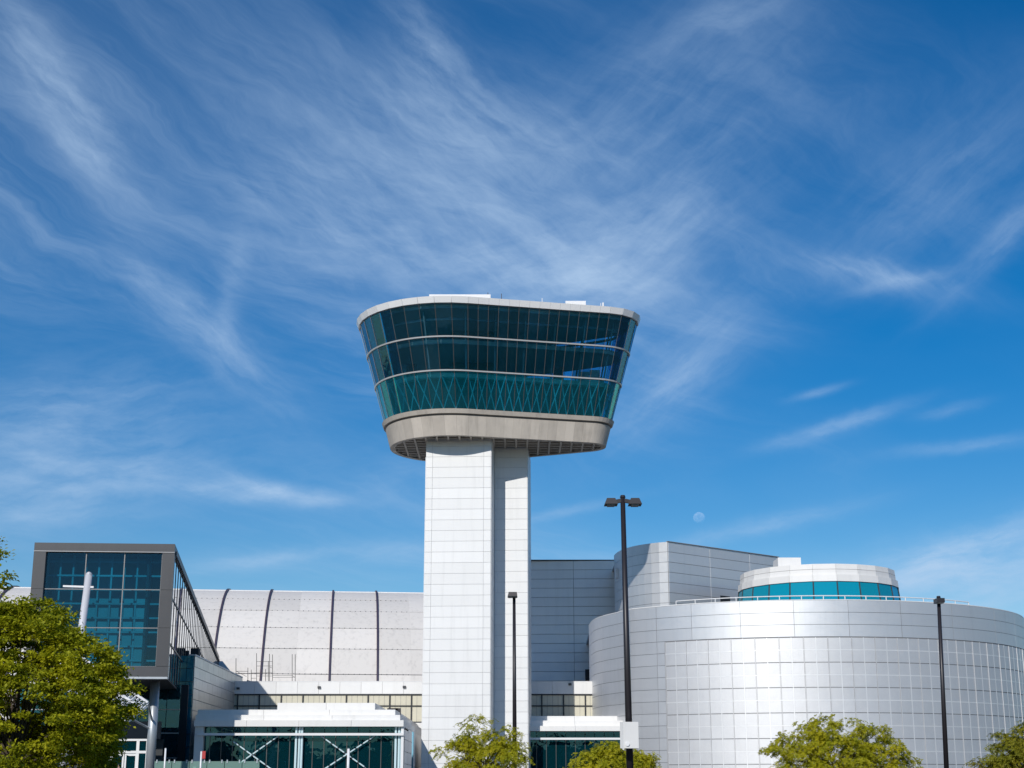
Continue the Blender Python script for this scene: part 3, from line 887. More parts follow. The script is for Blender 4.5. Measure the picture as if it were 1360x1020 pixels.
# scaffold frame on the low wing roof
sc_ = thing('roof_scaffold', 'thin pipe scaffold frame standing on the low roof before the hangar', 'scaffold', (-26, 164, zp1 - .3))
def sc_pt(zx, zy, Y=168.0): return at(320 + zx / 13.6, 850 + zy / 13.6, Y)
def SC(nm, z0, z1, r=.035, Y=168.0, Y2=None):
    a, b = sc_pt(*z0, Y), sc_pt(*z1, Y2 or Y); mb = MB(); mb.tube(a, b, r, n=5)
    o = mb.build(nm, M['mull'], sc_); o.matrix_parent_inverse = Matrix.Translation(-Vector((-26, 164, zp1 - .3)))
for x_, y0 in ((-90, 330), (125, 500), (185, 535), (282, 240), (445, 525), (495, 380), (570, 262), (980, 260), (925, 255), (515, 250)):
    SC('pole', (x_, y0), (x_, 830))
for p0, p1 in (((-90, 565), (125, 565)), ((185, 595), (570, 590)), ((282, 390), (570, 388)), ((282, 470), (570, 468)), ((282, 650), (570, 650)), ((570, 675), (980, 672)), ((570, 640), (925, 640)), ((925, 640), (980, 675)), ((-90, 560), (100, 660)), ((510, 480), (570, 510)), ((185, 690), (282, 690))):
    SC('rail', p0, p1, .022)
for p0, p1 in (((110, 735), (210, 765)), ((280, 765), (560, 752))):
    SC('plank', p0, p1, .09)

# ------------------------------------------------------------------ 5. hangar vault
hg = thing('hangar', 'huge weathered white barrel-vaulted hangar with dark purple arched ribs', 'hangar', (-40, 232, GZ))
HR, HY0, HA = 34.0, 225.0, math.radians(6.3)
hx0 = at(446.5, 860, 233).x
def hv(u, al, r=HR):                # u along the vault, al angle from spring
    d = HR - r * math.cos(al)
    return (hx0 + u * math.cos(HA) - d * math.sin(HA), HY0 + u * math.sin(HA) + d * math.cos(HA), r * math.sin(al) - .2)
def HG(o): o.matrix_parent_inverse = Matrix.Translation(-Vector((-40, 232, GZ))); return o
al_j = [math.radians(a) for a in (6.5, 15.2, 23.9, 32.5, 41, 49.4, 58.2, 66.6, 78, 92)]
U_RIB = sorted([17.4 * k for k in range(-5, 2)] + [17.4 * k + 7.2 for k in range(-5, 1)])
def vault_strip(u0, u1, a0, a1, r_out, r_in, seg):
    v, f = [], []
    for i in range(seg + 1):
        al = a0 + (a1 - a0) * i / seg
        v += [hv(u0, al, r_out), hv(u1, al, r_out), hv(u1, al, r_in), hv(u0, al, r_in)]
    for i in range(seg):
        k = 4 * i
        f += [(k, k + 1, k + 5, k + 4), (k + 1, k + 2, k + 6, k + 5), (k + 2, k + 3, k + 7, k + 6), (k + 3, k, k + 4, k + 7)]
    f += [(3, 2, 1, 0), (4 * seg, 4 * seg + 1, 4 * seg + 2, 4 * seg + 3)]
    return v, f
v, f = vault_strip(-96, 20, 0, math.radians(176), HR - .12, HR - .6, 30); mb = MB(); mb.add(v, f); hs_ = HG(mb.build('shell', M['joint_lt'], hg))
for u0, u1 in zip(U_RIB, U_RIB[1:]):
    for a0, a1 in zip(al_j, al_j[1:]):
        ns = 1 if u1 - u0 < 9 else 2
        for k in range(ns):
            ua, ub = u0 + (u1 - u0) * k / ns, u0 + (u1 - u0) * (k + 1) / ns
            v, f = vault_strip(ua + (.02 if k == 0 else .004), ub - (.02 if k == ns - 1 else .004), a0 + .0016, a1 - .0016, HR + random.uniform(-.015, .015), HR - .1, 4)
            o = me_py('panel', v, f)
            link('panel', o, M['hangar'], hs_)
for u in U_RIB:
    v, f = vault_strip(u - .14, u + .14, .05, math.radians(100), HR + .28, HR - .08, 26); mb = MB(); mb.add(v, f); HG(mb.build('rib', M['rib'], hg))
for a0 in al_j[2:8]:                # brackets dotted along the joints
    mb = MB()
    for i in range(96):
        u = -66 + i * .82
        v, f = vault_strip(u - .07, u + .07, a0 - .0022, a0 + .0022, HR + .06, HR - .06, 1); mb.add(v, f)
    o = HG(mb.build('joint_brackets', M['joint'], hg)); o['kind'] = 'stuff'
o = MB().add(*vault_strip(-96, 20, math.radians(79), math.radians(79.6), HR + .12, HR - .05, 1)).build('ridge_flashing', M['whitemetal'], hg); HG(o)

# ------------------------------------------------------------------ 6. entrance box
eb = thing('entrance_box', 'long dark-grey framed box raised on a column with blue glass front', 'building', (-31, 120, GZ))
def EB(o): o.matrix_parent_inverse = Matrix.Translation(-Vector((-31, 120, GZ))); return o
FR, FL = at(232.5, 722.5, 120.2), at(46, 720.8, 119.4)
ZE1 = FR.z
ZE0 = atz(221, 899, 120.2)
BD = Vector((-.155, 1)).normalized()
BLn = 110.0
fu = Vector((FR.x - FL.x, FR.y - FL.y)); WE = fu.length; fu.normalize(); fa = math.atan2(fu.y, fu.x)
def eb2(u, d): return (FL.x + fu.x * u + BD.x * d, FL.y + fu.y * u + BD.y * d)
def ebox(u0, u1, d0, d1, z0, z1):
    mb = MB(); b = [eb2(u0, d0), eb2(u1, d0), eb2(u1, d1), eb2(u0, d1)]
    return mb.hexa([(*p, z0) for p in b], [(*p, z1) for p in b])
fwid, ftop, fbot = .95, .66, .80
EB(ebox(0, WE, 0, BLn, ZE1 - .45, ZE1).build('roof', M['grey'], eb))
EB(ebox(0, WE, 0, 1.1, ZE1 - ftop, ZE1 - .452).build('frame_top', M['grey'], eb))
nseg = 3
for u0, u1 in ((0, fwid), (WE - fwid, WE)):
    for k in range(nseg):
        za, zb = ZE0 + fbot + .015, ZE1 - ftop - .015; h = (zb - za) / nseg
        EB(ebox(u0, u1, 0, 1.0, za + h * k + .01, za + h * (k + 1) - .01).build('frame_side_panel', M['grey'], eb))
EB(ebox(0, WE, 0, 1.1, ZE0, ZE0 + fbot).build('frame_bottom', M['grey'], eb))
EB(ebox(-.01, WE + .01, -.06, .02, ZE1 - ftop - .05, ZE1 - ftop).build('trim', M['grey_lt'], eb))
EB(ebox(0, WE, -.05, .9, ZE0 - .16, ZE0 - .004).build('soffit_trim', M['steel'], eb))
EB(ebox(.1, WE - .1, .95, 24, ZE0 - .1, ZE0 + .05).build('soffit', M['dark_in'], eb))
gx = [fwid, fwid + (WE - 2 * fwid) * .345, fwid + (WE - 2 * fwid) * .675, WE - fwid]
gz = [ZE0 + fbot, 0, 0, ZE1 - ftop - .05]
gz[1] = gz[0] + (gz[3] - gz[0]) * .335; gz[2] = gz[0] + (gz[3] - gz[0]) * .672
for i in range(3):
    for j in range(3):
        EB(ebox(gx[i] + .05, gx[i + 1] - .05, .30, .34, gz[j] + .05, gz[j + 1] - .05).build('window_pane', M['g_box'], eb))
for i in range(4): EB(ebox(gx[i] - .04, gx[i] + .04, .20, .36, gz[0], gz[3]).build('mullion', M['mull_gr'], eb))
for j in range(4): EB(ebox(gx[0] + .052, gx[3] - .052, .20, .35, gz[j] - .035, gz[j] + .035).build('transom', M['mull_gr'], eb))
# steel lattice and louvre lines behind the glass
for i in range(10):
    u = gx[0] + (gx[3] - gx[0]) * i / 9; EB(ebox(u - .07, u + .07, 1.6, 1.8, gz[0], gz[3]).build('inner_post', M['inner'], eb))
for j in range(8):
    z = gz[0] + (gz[3] - gz[0]) * (j + .5) / 8; EB(ebox(gx[0], gx[3], 1.55, 1.75, z - .07, z + .07).build('inner_rail', M['inner'], eb))
EB(ebox(fwid, WE - fwid, 5, 5.2, ZE0 + .1, ZE1 - .5).build('inner_wall', M['inner'], eb))
EB(ebox(.1, WE - .9, 1.2, BLn, ZE0 + .06, ZE0 + .3).build('floor', M['dark_in'], eb))
EB(ebox(0, .3, 1.0, BLn, ZE0, ZE1 - .452).build('side_wall', M['grey'], eb))
EB(ebox(WE - 2.2, WE - 2.0, 1.2, BLn, ZE0 + .3, ZE1 - .46).build('inner_lining', M['dark_in'], eb))
# right side: tall panes between dark mullions
nm = 34
dl = [1.0 + (BLn - 1.0) * i / nm for i in range(nm + 1)]
for i in range(nm):
    EB(ebox(WE - .12, WE - .08, dl[i] + .05, dl[i + 1] - .05, ZE0 + .02, ZE1 - .46).build('side_pane', M['g_side'], eb))
    EB(ebox(WE - .13, WE - .045, dl[i + 1] - .13, dl[i + 1] + .13, ZE0 + .01, ZE1 - .454).build('side_mullion', M['mull_dk'], eb))
for fz in (.26, .6):
    z = ZE0 + (ZE1 - ZE0) * fz; EB(ebox(WE - .075, WE - .03, 1.0, BLn, z - .07, z + .07).build('side_transom', M['mull_dk'], eb))
EB(ebox(WE - .15, WE + .1, 1.1, BLn, ZE1 - .75, ZE1 - .455).build('eave_beam', M['grey'], eb))
cpx = at(203.5, 950, 123.5); mb = MB(); mb.tube((cpx.x, 123.5, GZ), (cpx.x, 123.5, ZE0 - .1), .37, n=24); EB(mb.build('column', M['steel'], eb, True))
mb = MB(); mb.tube((cpx.x - .2, 123.4, GZ + 4.6), (cpx.x - 3.2, 117.0, GZ + 6.6), .09); EB(mb.build('strut', M['steel'], eb))
# recessed entrance glazing
EY = 134.0
ex0, ex1 = at(20, 960, EY).x, at(238, 960, EY).x
for i in range(12):
    w = (ex1 - ex0) / 12
    for za, zb in ((GZ, 4.1), (4.1, 6.2), (6.2, 8.2), (8.2, 10.4)):
        EB(MB().box((ex0 + w * i + .03, EY, za + .04), (ex0 + w * (i + 1) - .03, EY + .04, zb - .04)).build('entrance_pane', M['g_store'], eb))
for z in (4.1, 6.2, 8.2): EB(MB().box((ex0, EY - .06, z - .04), (ex1, EY + .06, z + .04)).build('entrance_transom', M['grey_lt'], eb))
EB(MB().box((ex0, EY + 3, GZ), (ex1, EY + 3.2, 10.5)).build('lobby_wall', M['dark_in'], eb))
# doors: portal with two glazed leaves
DY = 126.0
d0, d1 = at(141, 990, DY).x, at(196, 990, DY).x
zt, zd = atz(170, 984.0, DY), atz(170, 1000.5, DY)
for px in (141, 146.5, 182.5, 195.5):
    x_ = at(px, 1000, DY).x; EB(MB().box((x_ - .12, DY, GZ), (x_ + .12, DY + .25, zt)).build('door_post', M['whitemetal'], eb))
EB(MB().box((d0 - .6, DY - .02, zt), (d1 + .6, DY + .3, zt + .16)).build('door_header', M['whitemetal'], eb))
EB(MB().box((d0 - 3.0, DY - .01, zd), (d1 + .5, DY + .27, zd + .2)).build('door_header', M['whitemetal'], eb))
for pxa, pxb in ((147.5, 164), (165, 181.5)):
    xa, xb = at(pxa, 1010, DY).x, at(pxb, 1010, DY).x
    o = EB(MB().box((xa + .03, DY + .1, GZ + .02), (xb - .03, DY + .14, zd - .02)).build('door', M['g_store'], eb))
    for (q0, q1) in (((xa, DY + .06, GZ + .02), (xa + .14, DY + .2, zd - .01)), ((xb - .14, DY + .06, GZ + .02), (xb, DY + .2, zd - .01)), ((xa + .142, DY + .06, zd - .2), (xb - .142, DY + .2, zd - .012))):
        MB().box(q0, q1).build('door_frame', M['whitemetal'], o)
for xa, xb, za, zb in ((at(147.5, 990, DY).x, at(181.5, 990, DY).x, zd + .2, zt), (at(183.5, 990, DY).x, at(194.5, 990, DY).x, GZ, zd), (at(183.5, 990, DY).x, at(194.5, 990, DY).x, zd + .2, zt)):
    EB(MB().box((xa, DY + .1, za + .01), (xb, DY + .14, zb - .01)).build('door_pane', M['g_store'], eb))
EB(MB().box((d0 - 4, DY + 1.2, zt + .2), (d1 + .7, DY + 1.5, zt + 1.6)).build('lintel', M['grey'], eb))
EB(MB().box((d0 - 4, DY + 2.4, GZ), (d1 + .7, DY + 2.6, zt + .2)).build('vestibule_wall', M['dark_in'], eb))

# slatted white canopy sloping down to the column
cn = thing('entrance_canopy', 'white slatted lattice canopy sloping down beside the entrance column', 'canopy', (-30, 112, GZ))
def CN(o): o.matrix_parent_inverse = Matrix.Translation(-Vector((-30, 112, GZ))); return o
q00, q01 = at(95, 868, 112), at(196, 937, 112.5)
q10, q11 = at(60, 905, 108), at(170, 958, 108.5)
for k in range(26):
    t = k / 25; a, b = q00.lerp(q01, t), q10.lerp(q11, t); mb = MB(); mb.bar(a, b, .10, .20); CN(mb.build('slat', M['whitemetal'], cn))
for t in (0, .33, .66, 1):
    a, b = q00.lerp(q10, t), q01.lerp(q11, t); mb = MB(); mb.tube(a + Vector((0, 0, .22)), b + Vector((0, 0, .22)), .10); CN(mb.build('beam', M['whitemetal'], cn))
mb = MB(); mb.tube(q01 + Vector((0, 0, .2)), Vector((cpx.x, 123.2, q01.z - .6)), .09); CN(mb.build('strut', M['steel'], cn))
mb = MB(); mb.tube(Vector((q10.x + 1.5, 110, GZ)), q10.lerp(q01, .25), .14); CN(mb.build('post', M['steel'], cn))

# ------------------------------------------------------------------ 7. glass corner block and receding clad wall
gbk = thing('glass_corner_block', 'teal glass corner block whose brushed metal side wall runs back beside the low wing', 'building', (-29, 140, GZ))
def GB(o): o.matrix_parent_inverse = Matrix.Translation(-Vector((-29, 140, GZ))); return o
W0, W1 = at(258, 870.6, 139.6), at(310.6, 896.6, 164.0)
ZW = W0.z
w2 = Vector((W1.x - W0.x, 164 + 5 - 139.6)); wa = math.atan2(w2.y, w2.x)
gl_ = at(221, 872, 139.6).x
mb = MB(); mb.prism([(W0.x - .5, 139.95), (W0.x - .02, 139.95), (W1.x - .1, 169), (W1.x - .6, 169)], GZ, ZW - .05)
cwl = GB(mb.build('clad_wall', M['joint_lt'], gbk))
zz = rows(GZ, ZW, .97)
us = []
for r in range(len(zz) - 1):
    off = 0 if r % 2 else 1.4
    row = [0.0] + [u for u in np.arange(off + 1.4, w2.length - .5, 2.9)] + [w2.length]
    us.append([float(u) for u in row])
flat_panels(cwl, (W0.x - .02, 139.92), wa, us, zz, M['clad_wall'], .05, .03)
mb = MB(); mb.bar((W0.x - .2, 139.7, ZW + .06), (W1.x - .2, 169, ZW + .06), .6, .12); GB(mb.build('coping', M['white2'], gbk))
nx_, nzr = 4, 10
for i in range(nx_):
    for j in range(nzr):
        x0, x1 = gl_ + (W0.x - gl_) * i / nx_, gl_ + (W0.x - gl_) * (i + 1) / nx_
        z0, z1 = GZ + (ZW - GZ) * j / nzr, GZ + (ZW - GZ) * (j + 1) / nzr
        jit = random.uniform(-.012, .012)
        GB(MB().hexa([(x0 + .02, 139.62 + jit, z0 + .02), (x1 - .02, 139.62 - jit, z0 + .02), (x1 - .02, 139.67, z0 + .02), (x0 + .02, 139.67, z0 + .02)],
                     [(x0 + .02, 139.62 - jit, z1 - .02), (x1 - .02, 139.62 + jit, z1 - .02), (x1 - .02, 139.67, z1 - .02), (x0 + .02, 139.67, z1 - .02)]).build('glass_tile', M['g_teal'], gbk))
GB(MB().box((gl_, 139.75, GZ), (W0.x - .52, 139.9, ZW - .1)).build('backing', M['dark_in'], gbk))
GB(MB().box((gl_, 139.92, GZ), (W0.x - .53, 156, ZW - .15)).build('body', M['dark_in'], gbk))
for px, py in ((246, 868, ), (240, 868)):
    p = at(px, py - 4, 144); GB(MB().box((p.x - .3, 144, ZW - .16), (p.x + .3, 144.6, p.z)).build('roof_plant', M['dark_in'], gbk))
p = at(265, 869, 148); GB(MB().box((p.x - .9, 148, ZW - .2), (p.x - .1, 149, p.z + .6)).build('roof_plant', M['dark_in'], gbk))

# ------------------------------------------------------------------ 8. glass pavilions with stepped white canopies
def pavilion(name, label, Y, pxl, pxr, ybot, steps, depth, xbrace, cols, loc):
    t = thing(name, label, 'pavilion', loc)
    inv = Matrix.Translation(-Vector(loc))
    def A(o): o.matrix_parent_inverse = inv; return o
    xl, xr = at(pxl, ybot, Y).x, at(pxr, ybot, Y).x
    for k, (ya, yb, pl, pr, dd) in enumerate(steps):           # canopy courses, each set back
        z0, z1 = atz(680, yb, Y + dd), atz(680, ya, Y + dd)
        a, b = at(pl, yb, Y + dd).x, at(pr, yb, Y + dd).x
        ns = max(2, round((b - a) / 5.0))
        for i in range(ns):
            xa, xb = a + (b - a) * i / ns, a + (b - a) * (i + 1) / ns
            A(MB().box((xa + .01, Y + dd, z0 + .012), (xb - .01, Y + depth, z1)).build('canopy_panel', M['white2'], t))
    zc = atz(680, ybot, Y)
    gy = Y + .9
    # glazing
    n = max(3, round((xr - xl) / .99)); zt = atz(680, ybot + 9.5, Y)
    for i in range(n):
        xa, xb = xl + (xr - xl) * i / n, xl + (xr - xl) * (i + 1) / n
        A(MB().box((xa + .03, gy, zt + .02), (xb - .03, gy + .03, zc)).build('window_pane', M['g_store'], t))
        A(MB().box((xa + .03, gy, GZ), (xb - .03, gy + .03, zt - .02)).build('window_pane', M['g_store'], t))
    for i in range(n + 1):
        xa = xl + (xr - xl) * i / n
        A(MB().box((xa - .028, gy - .05, GZ), (xa + .028, gy + .05, zt - .14)).build('mullion', M['mull'], t))
    A(MB().box((xl, Y + .10, zt - .14), (xr, Y + .28, zt + .06)).build('transom_tube', M['whitemetal'], t))
    A(MB().box((xl, Y + 6.0, GZ), (xr, Y + 6.2, zc)).build('inner_wall', M['dark_in'], t))
    A(MB().box((xl, Y + 1.0, zc - .2), (xr, Y + 6.0, zc - .05)).build('ceiling', M['ceil_in'], t))
    A(MB().box((xl, Y + .2, GZ - .02), (xr, Y + 6.0, GZ + .06)).build('floor', M['floor_in'], t))
    for px in cols:
        c = at(px, 990, Y + .55)
        for dx_ in (-.26, .02, .24):
            A(MB().tube((c.x + dx_, Y + .60, GZ), (c.x + dx_, Y + .60, zc), .10, n=10).build('column', M['pipe'], t))
    for (pa, pb_) in xbrace:
        a, b = at(*pa, Y + .55), at(*pb_, Y + .55)
        d = b - a; k = int(d.length / .62)
        for i in range(k):
            A(MB().tube(a + d * (i / k), a + d * ((i + .72) / k), .06, n=6).build('brace_rod', M['pipe'], t))  # short pale lengths: light stripes between shadows on the rod, put into the shape
        A(MB().tube(a, b, .028, n=6).build('brace_rod', M['steel'], t))
    return t, A, xl, xr, zc
LPY = 130.5
pvl, PL, xl_, xr_, zc_ = pavilion('glass_pavilion', 'wide low glass pavilion with stepped white canopy and crossed rods left of tower', LPY, 262, 536, 965,
    [(956.5, 965, 257.5, 536, 0), (949.5, 957.8, 259.5, 531.5, 1.0), (942.5, 950.6, 262, 525, 2.2), (933.5, 943.5, 368, 498, 6.0)], 33.4,
    [((318, 1014), (372, 976)), ((310, 985), (372, 1030)), ((424, 976), (486, 1020)), ((430, 1022), (500, 976))], (397, 529.5), (-17, 140, GZ))
PL(MB().box((xl_ - .25, LPY + .3, GZ), (xl_ + .5, LPY + .8, zc_)).build('end_post', M['white2'], pvl))
# white end post and side wall towards the tower
PL(MB().box((xr_ - .22, LPY + .3, GZ), (xr_ - .003, LPY + .8, zc_)).build('end_post', M['whitemetal'], pvl))
for i in range(3):
    for za, zb in zip(rows(GZ, zc_, 1.1), rows(GZ, zc_, 1.1)[1:]):
        PL(MB().box((xr_ - .2, LPY + .95 + i * 3.4, za + .02), (xr_ + .0, LPY + .92 + (i + 1) * 3.4, zb - .02)).build('side_panel', M['white'], pvl))
PL(MB().box((xr_ - .3, LPY + 11.2, GZ), (xr_ - .02, LPY + 14, zc_)).build('side_pane', M['g_store'], pvl))
PL(MB().box((xr_ - .2, LPY + 14.1, GZ), (xr_, LPY + 33.4, zc_)).build('side_panel', M['white'], pvl))
PL(MB().box((xr_ - .28, LPY + .95, GZ), (xr_ - .215, LPY + 11.1, zc_)).build('side_backing', M['joint'], pvl))
# the roof plant bumps
for px in (518, 524.5, 528.5):
    p = at(px, 940.5, LPY + 8); PL(MB().box((p.x - .25, LPY + 8, zc_ + .5), (p.x + .25, LPY + 8.5, p.z)).build('roof_plant', M['black'], pvl))
RPY = 153.0
pvr, PR, xl2, xr2, zc2 = pavilion('glass_pavilion', 'short low glass pavilion with stepped white canopy between tower and drum', RPY, 700, 829, 971,
    [(964, 971, 699, 829, 0), (957, 965, 699, 828, .9), (951, 958, 699, 827, 2.2)], 10.8,
    [], (), (7, 154, GZ))
PR(MB().box((xr2 - .25, RPY + .2, GZ), (xr2, RPY + 1.4, zc2 - .01)).build('end_post', M['whitemetal'], pvr))
pbx = at(796, 925, 163.4)
PR(MB().box((pbx.x - .22, 163.0, zc2 + 1.2), (pbx.x + .2, 163.5, pbx.z + .0)).build('service_box', M['white2'], pvr))

# ------------------------------------------------------------------ 9. lamps, sign box, mast
def lamp_head(o, c, sgn, parent, w=.72, ry=0.0):
    """shoebox head: tapered housing with lens underneath, sgn = side of the arm, along x"""
    x0, x1 = c.x + sgn * .13, c.x + sgn * (.13 + w)
    a, b = min(x0, x1), max(x0, x1)
    mb = MB(); y0, y1 = c.y - .19, c.y + .19
    mb.hexa([(a, y0, c.z - .02), (b, y0, c.z - .02), (b, y1, c.z - .02), (a, y1, c.z - .02)],
            [(a + .06, y0 + .05, c.z + .13), (b - .06, y0 + .05, c.z + .13), (b - .06, y1 - .05, c.z + .13), (a + .06, y1 - .05, c.z + .13)])
    h = mb.build('lamp_head', M['black'], parent)
    MB().box((a + .07, y0 + .05, c.z - .045), (b - .07, y1 - .05, c.z - .021)).build('lens', M['lens'], h)
    MB().bar((c.x + sgn * .03, c.y, c.z + .09), (x0 + sgn * .05, c.y, c.z + .06), .08, .09).build('arm', M['black'], h)
    return h
def lamp(label, px0, py0, px1, Y, heads, r0, r1, base_top=None):
    top = at(px0, py0, Y); gz_ = ground_z(0, Y)
    bx = at(px1, 1000, Y).x; zz_ = atz(px1, 1000, Y)
    lean = (top.x - bx) / (top.z - zz_)
    foot = Vector((top.x - lean * (top.z - gz_), Y, gz_))
    t = thing('street_lamp', label, 'street lamp', foot, 'parking lot lamps')
    inv = Matrix.Translation(-foot)
    o = MB().tube(foot + Vector((0, 0, .5)), top, r0, r1, 14).build('pole', M['black'], t, True); o.matrix_parent_inverse = inv
    o = MB().tube(foot, foot + Vector((0, 0, .6)), .28, .28, 16).build('base', M['paving'], t); o.matrix_parent_inverse = inv
    o = MB().tube(top - Vector((0, 0, .002)), top + Vector((0, 0, .05)), r1 * 1.25, r1 * .9, 12).build('cap', M['black'], t); o.matrix_parent_inverse = inv
    return t, top, inv
t, top, inv = lamp('tall dark lamp post with two shoebox heads and a white box sign', 827, 660.5, 836, 36.0, 2, .088, .058)
for s in (-1, 1): lamp_head(t, top - Vector((0, 0, .17)), s, t, .32).matrix_parent_inverse = inv
t, top, inv = lamp('dark lamp post with single head in front of the tower shaft', 682.8, 790.0, 683.5, 56.0, 1, .085, .055)
mb = MB(); mb.hexa([(top.x - .24, 55.55, top.z - .10), (top.x + .12, 55.55, top.z - .10), (top.x + .12, 56.15, top.z - .10), (top.x - .24, 56.15, top.z - .10)],
                   [(top.x - .2, 55.6, top.z + .06), (top.x + .1, 55.6, top.z + .06), (top.x + .1, 56.1, top.z + .06), (top.x - .2, 56.1, top.z + .06)])
h = mb.build('lamp_head', M['black'], t); h.matrix_parent_inverse = inv
MB().box((top.x - .2, 55.6, top.z - .125), (top.x + .09, 56.0, top.z - .101)).build('lens', M['lens'], h)
t, top, inv = lamp('dark lamp post seen against the tiled drum, its head turned end-on', 1246.5, 793.5, 1256.5, 52.0, 1, .086, .062)
mb = MB(); mb.box((top.x - .13, 51.72, top.z - .20), (top.x + .13, 52.2, top.z - .05)); h = mb.build('lamp_head', M['black'], t); h.matrix_parent_inverse = inv
MB().box((top.x - .1, 51.75, top.z - .225), (top.x + .1, 52.0, top.z - .201)).build('lens', M['lens'], h)

a, b = at(823.0, 959, 35.6), at(848.0, 994, 35.6)
sg = thing('box_sign', 'blank white box sign strapped to the tall two-headed lamp post', 'sign', ((a.x + b.x) / 2, 35.7, b.z))
inv = Matrix.Translation(-Vector(((a.x + b.x) / 2, 35.7, b.z)))
mb = MB(); mb.hexa([(a.x, 35.56, b.z), (a.x + .07, 35.45, b.z), (b.x, 35.50, b.z), (b.x, 35.85, b.z)][:4], [(a.x, 35.56, a.z), (a.x + .07, 35.45, a.z), (b.x, 35.50, a.z), (b.x, 35.85, a.z)][:4])
o = mb.build('panel', M['white2'], sg); o.matrix_parent_inverse = inv
c = at(833.5, 988, 35.4)
mb = MB(); mb.tube((c.x, 35.462, c.z), (c.x, 35.44, c.z), .05, n=16); o = mb.build('mark', M['whitemetal'], sg); o.matrix_parent_inverse = inv
for z in (b.z + .08, a.z - .1):
    mb = MB(); mb.box((a.x + .1, 35.8, z - .02), (b.x - .03, 36.15, z + .02)); o = mb.build('strap', M['steel'], sg); o.matrix_parent_inverse = inv

mp = at(118, 764, 92.0); mq = at(106.5, 850, 92.0); dd = (mq - mp) / (mp.z - mq.z); foot = mp + dd * (mp.z - GZ)
ms_ = thing('crossbar_mast', 'leaning silver mast with rounded tip and thin horizontal crossbar behind the tree', 'mast', foot)
inv = Matrix.Translation(-foot)
mb = MB(); mb.tube(foot, mp, .26, .21, 20)
for k in range(5):
    a0, a1 = k / 5 * math.pi / 2, (k + 1) / 5 * math.pi / 2
    ax = (mp - foot).normalized()
    mb.tube(mp + ax * (0.21 * math.sin(a0)), mp + ax * (0.21 * math.sin(a1)), max(.01, 0.21 * math.cos(a0)), max(.01, 0.21 * math.cos(a1)), 20)
o = mb.build('pole', M['silver_paint'], ms_, True); o.matrix_parent_inverse = inv
a, b = at(84, 778.5, 92), at(124.5, 779.8, 92); mb = MB(); mb.bar(a, b, .12, .11); o = mb.build('crossbar', M['whitemetal'], ms_); o.matrix_parent_inverse = inv

# small posts and the glass balustrade along the forecourt
def post(px, py, Y, r, label, red=None, name='post'):
    p = at(px, py, Y); g = GZ
    t = thing(name, label, 'post', (p.x, Y, g)); inv = Matrix.Translation(-Vector((p.x, Y, g)))
    o = MB().tube((p.x, Y, g), p, r, r, 12).build('pole', M['whitemetal'], t, True); o.matrix_parent_inverse = inv
    o = MB().tube(p, p + Vector((0, 0, .03)), r * 1.08, r * .7, 12).build('cap', M['steel'], t); o.matrix_parent_inverse = inv
    if red:
        o = MB().box((p.x + r + .005, Y - .03, p.z - .42), (p.x + r + .20, Y + .0, p.z + .02)).build('sign_plate', M['red'], t); o.matrix_parent_inverse = inv
post(267.5, 998, 92, .055, 'slim white post carrying a small red plate beside the glass balustrade', True, 'sign_post')
post(463, 994.5, 100, .085, 'short pale post in front of the crossed rods of the glass pavilion')
post(220, 994, 104, .06, 'slim white post in front of the round grey entrance column')
bl = thing('glass_balustrade', 'pale green glass balustrade with clamps at the edge of the forecourt', 'balustrade', (-22, 104, GZ))
inv = Matrix.Translation(-Vector((-22, 104, GZ)))
zt_ = atz(290, 1011, 104); bx0, bx1 = at(205, 1011, 104).x, at(345, 1011, 104).x
for i in range(6):
    w = (bx1 - bx0) / 6
    o = MB().box((bx0 + w * i + .02, 104, GZ + .5), (bx0 + w * (i + 1) - .02, 104.03, zt_)).build('glass_panel', M['g_rail'], bl); o.matrix_parent_inverse = inv
    for k in (.15, .85):
        x_ = bx0 + w * (i + k); o = MB().box((x_ - .035, 103.96, zt_ - .12), (x_ + .035, 104.07, zt_ + .10)).build('clamp', M['steel'], bl); o.matrix_parent_inverse = inv
o = MB().box((bx0, 103.9, GZ - .02), (bx1, 104.3, GZ + .5)).build('kerb', M['paving'], bl); o.matrix_parent_inverse = inv

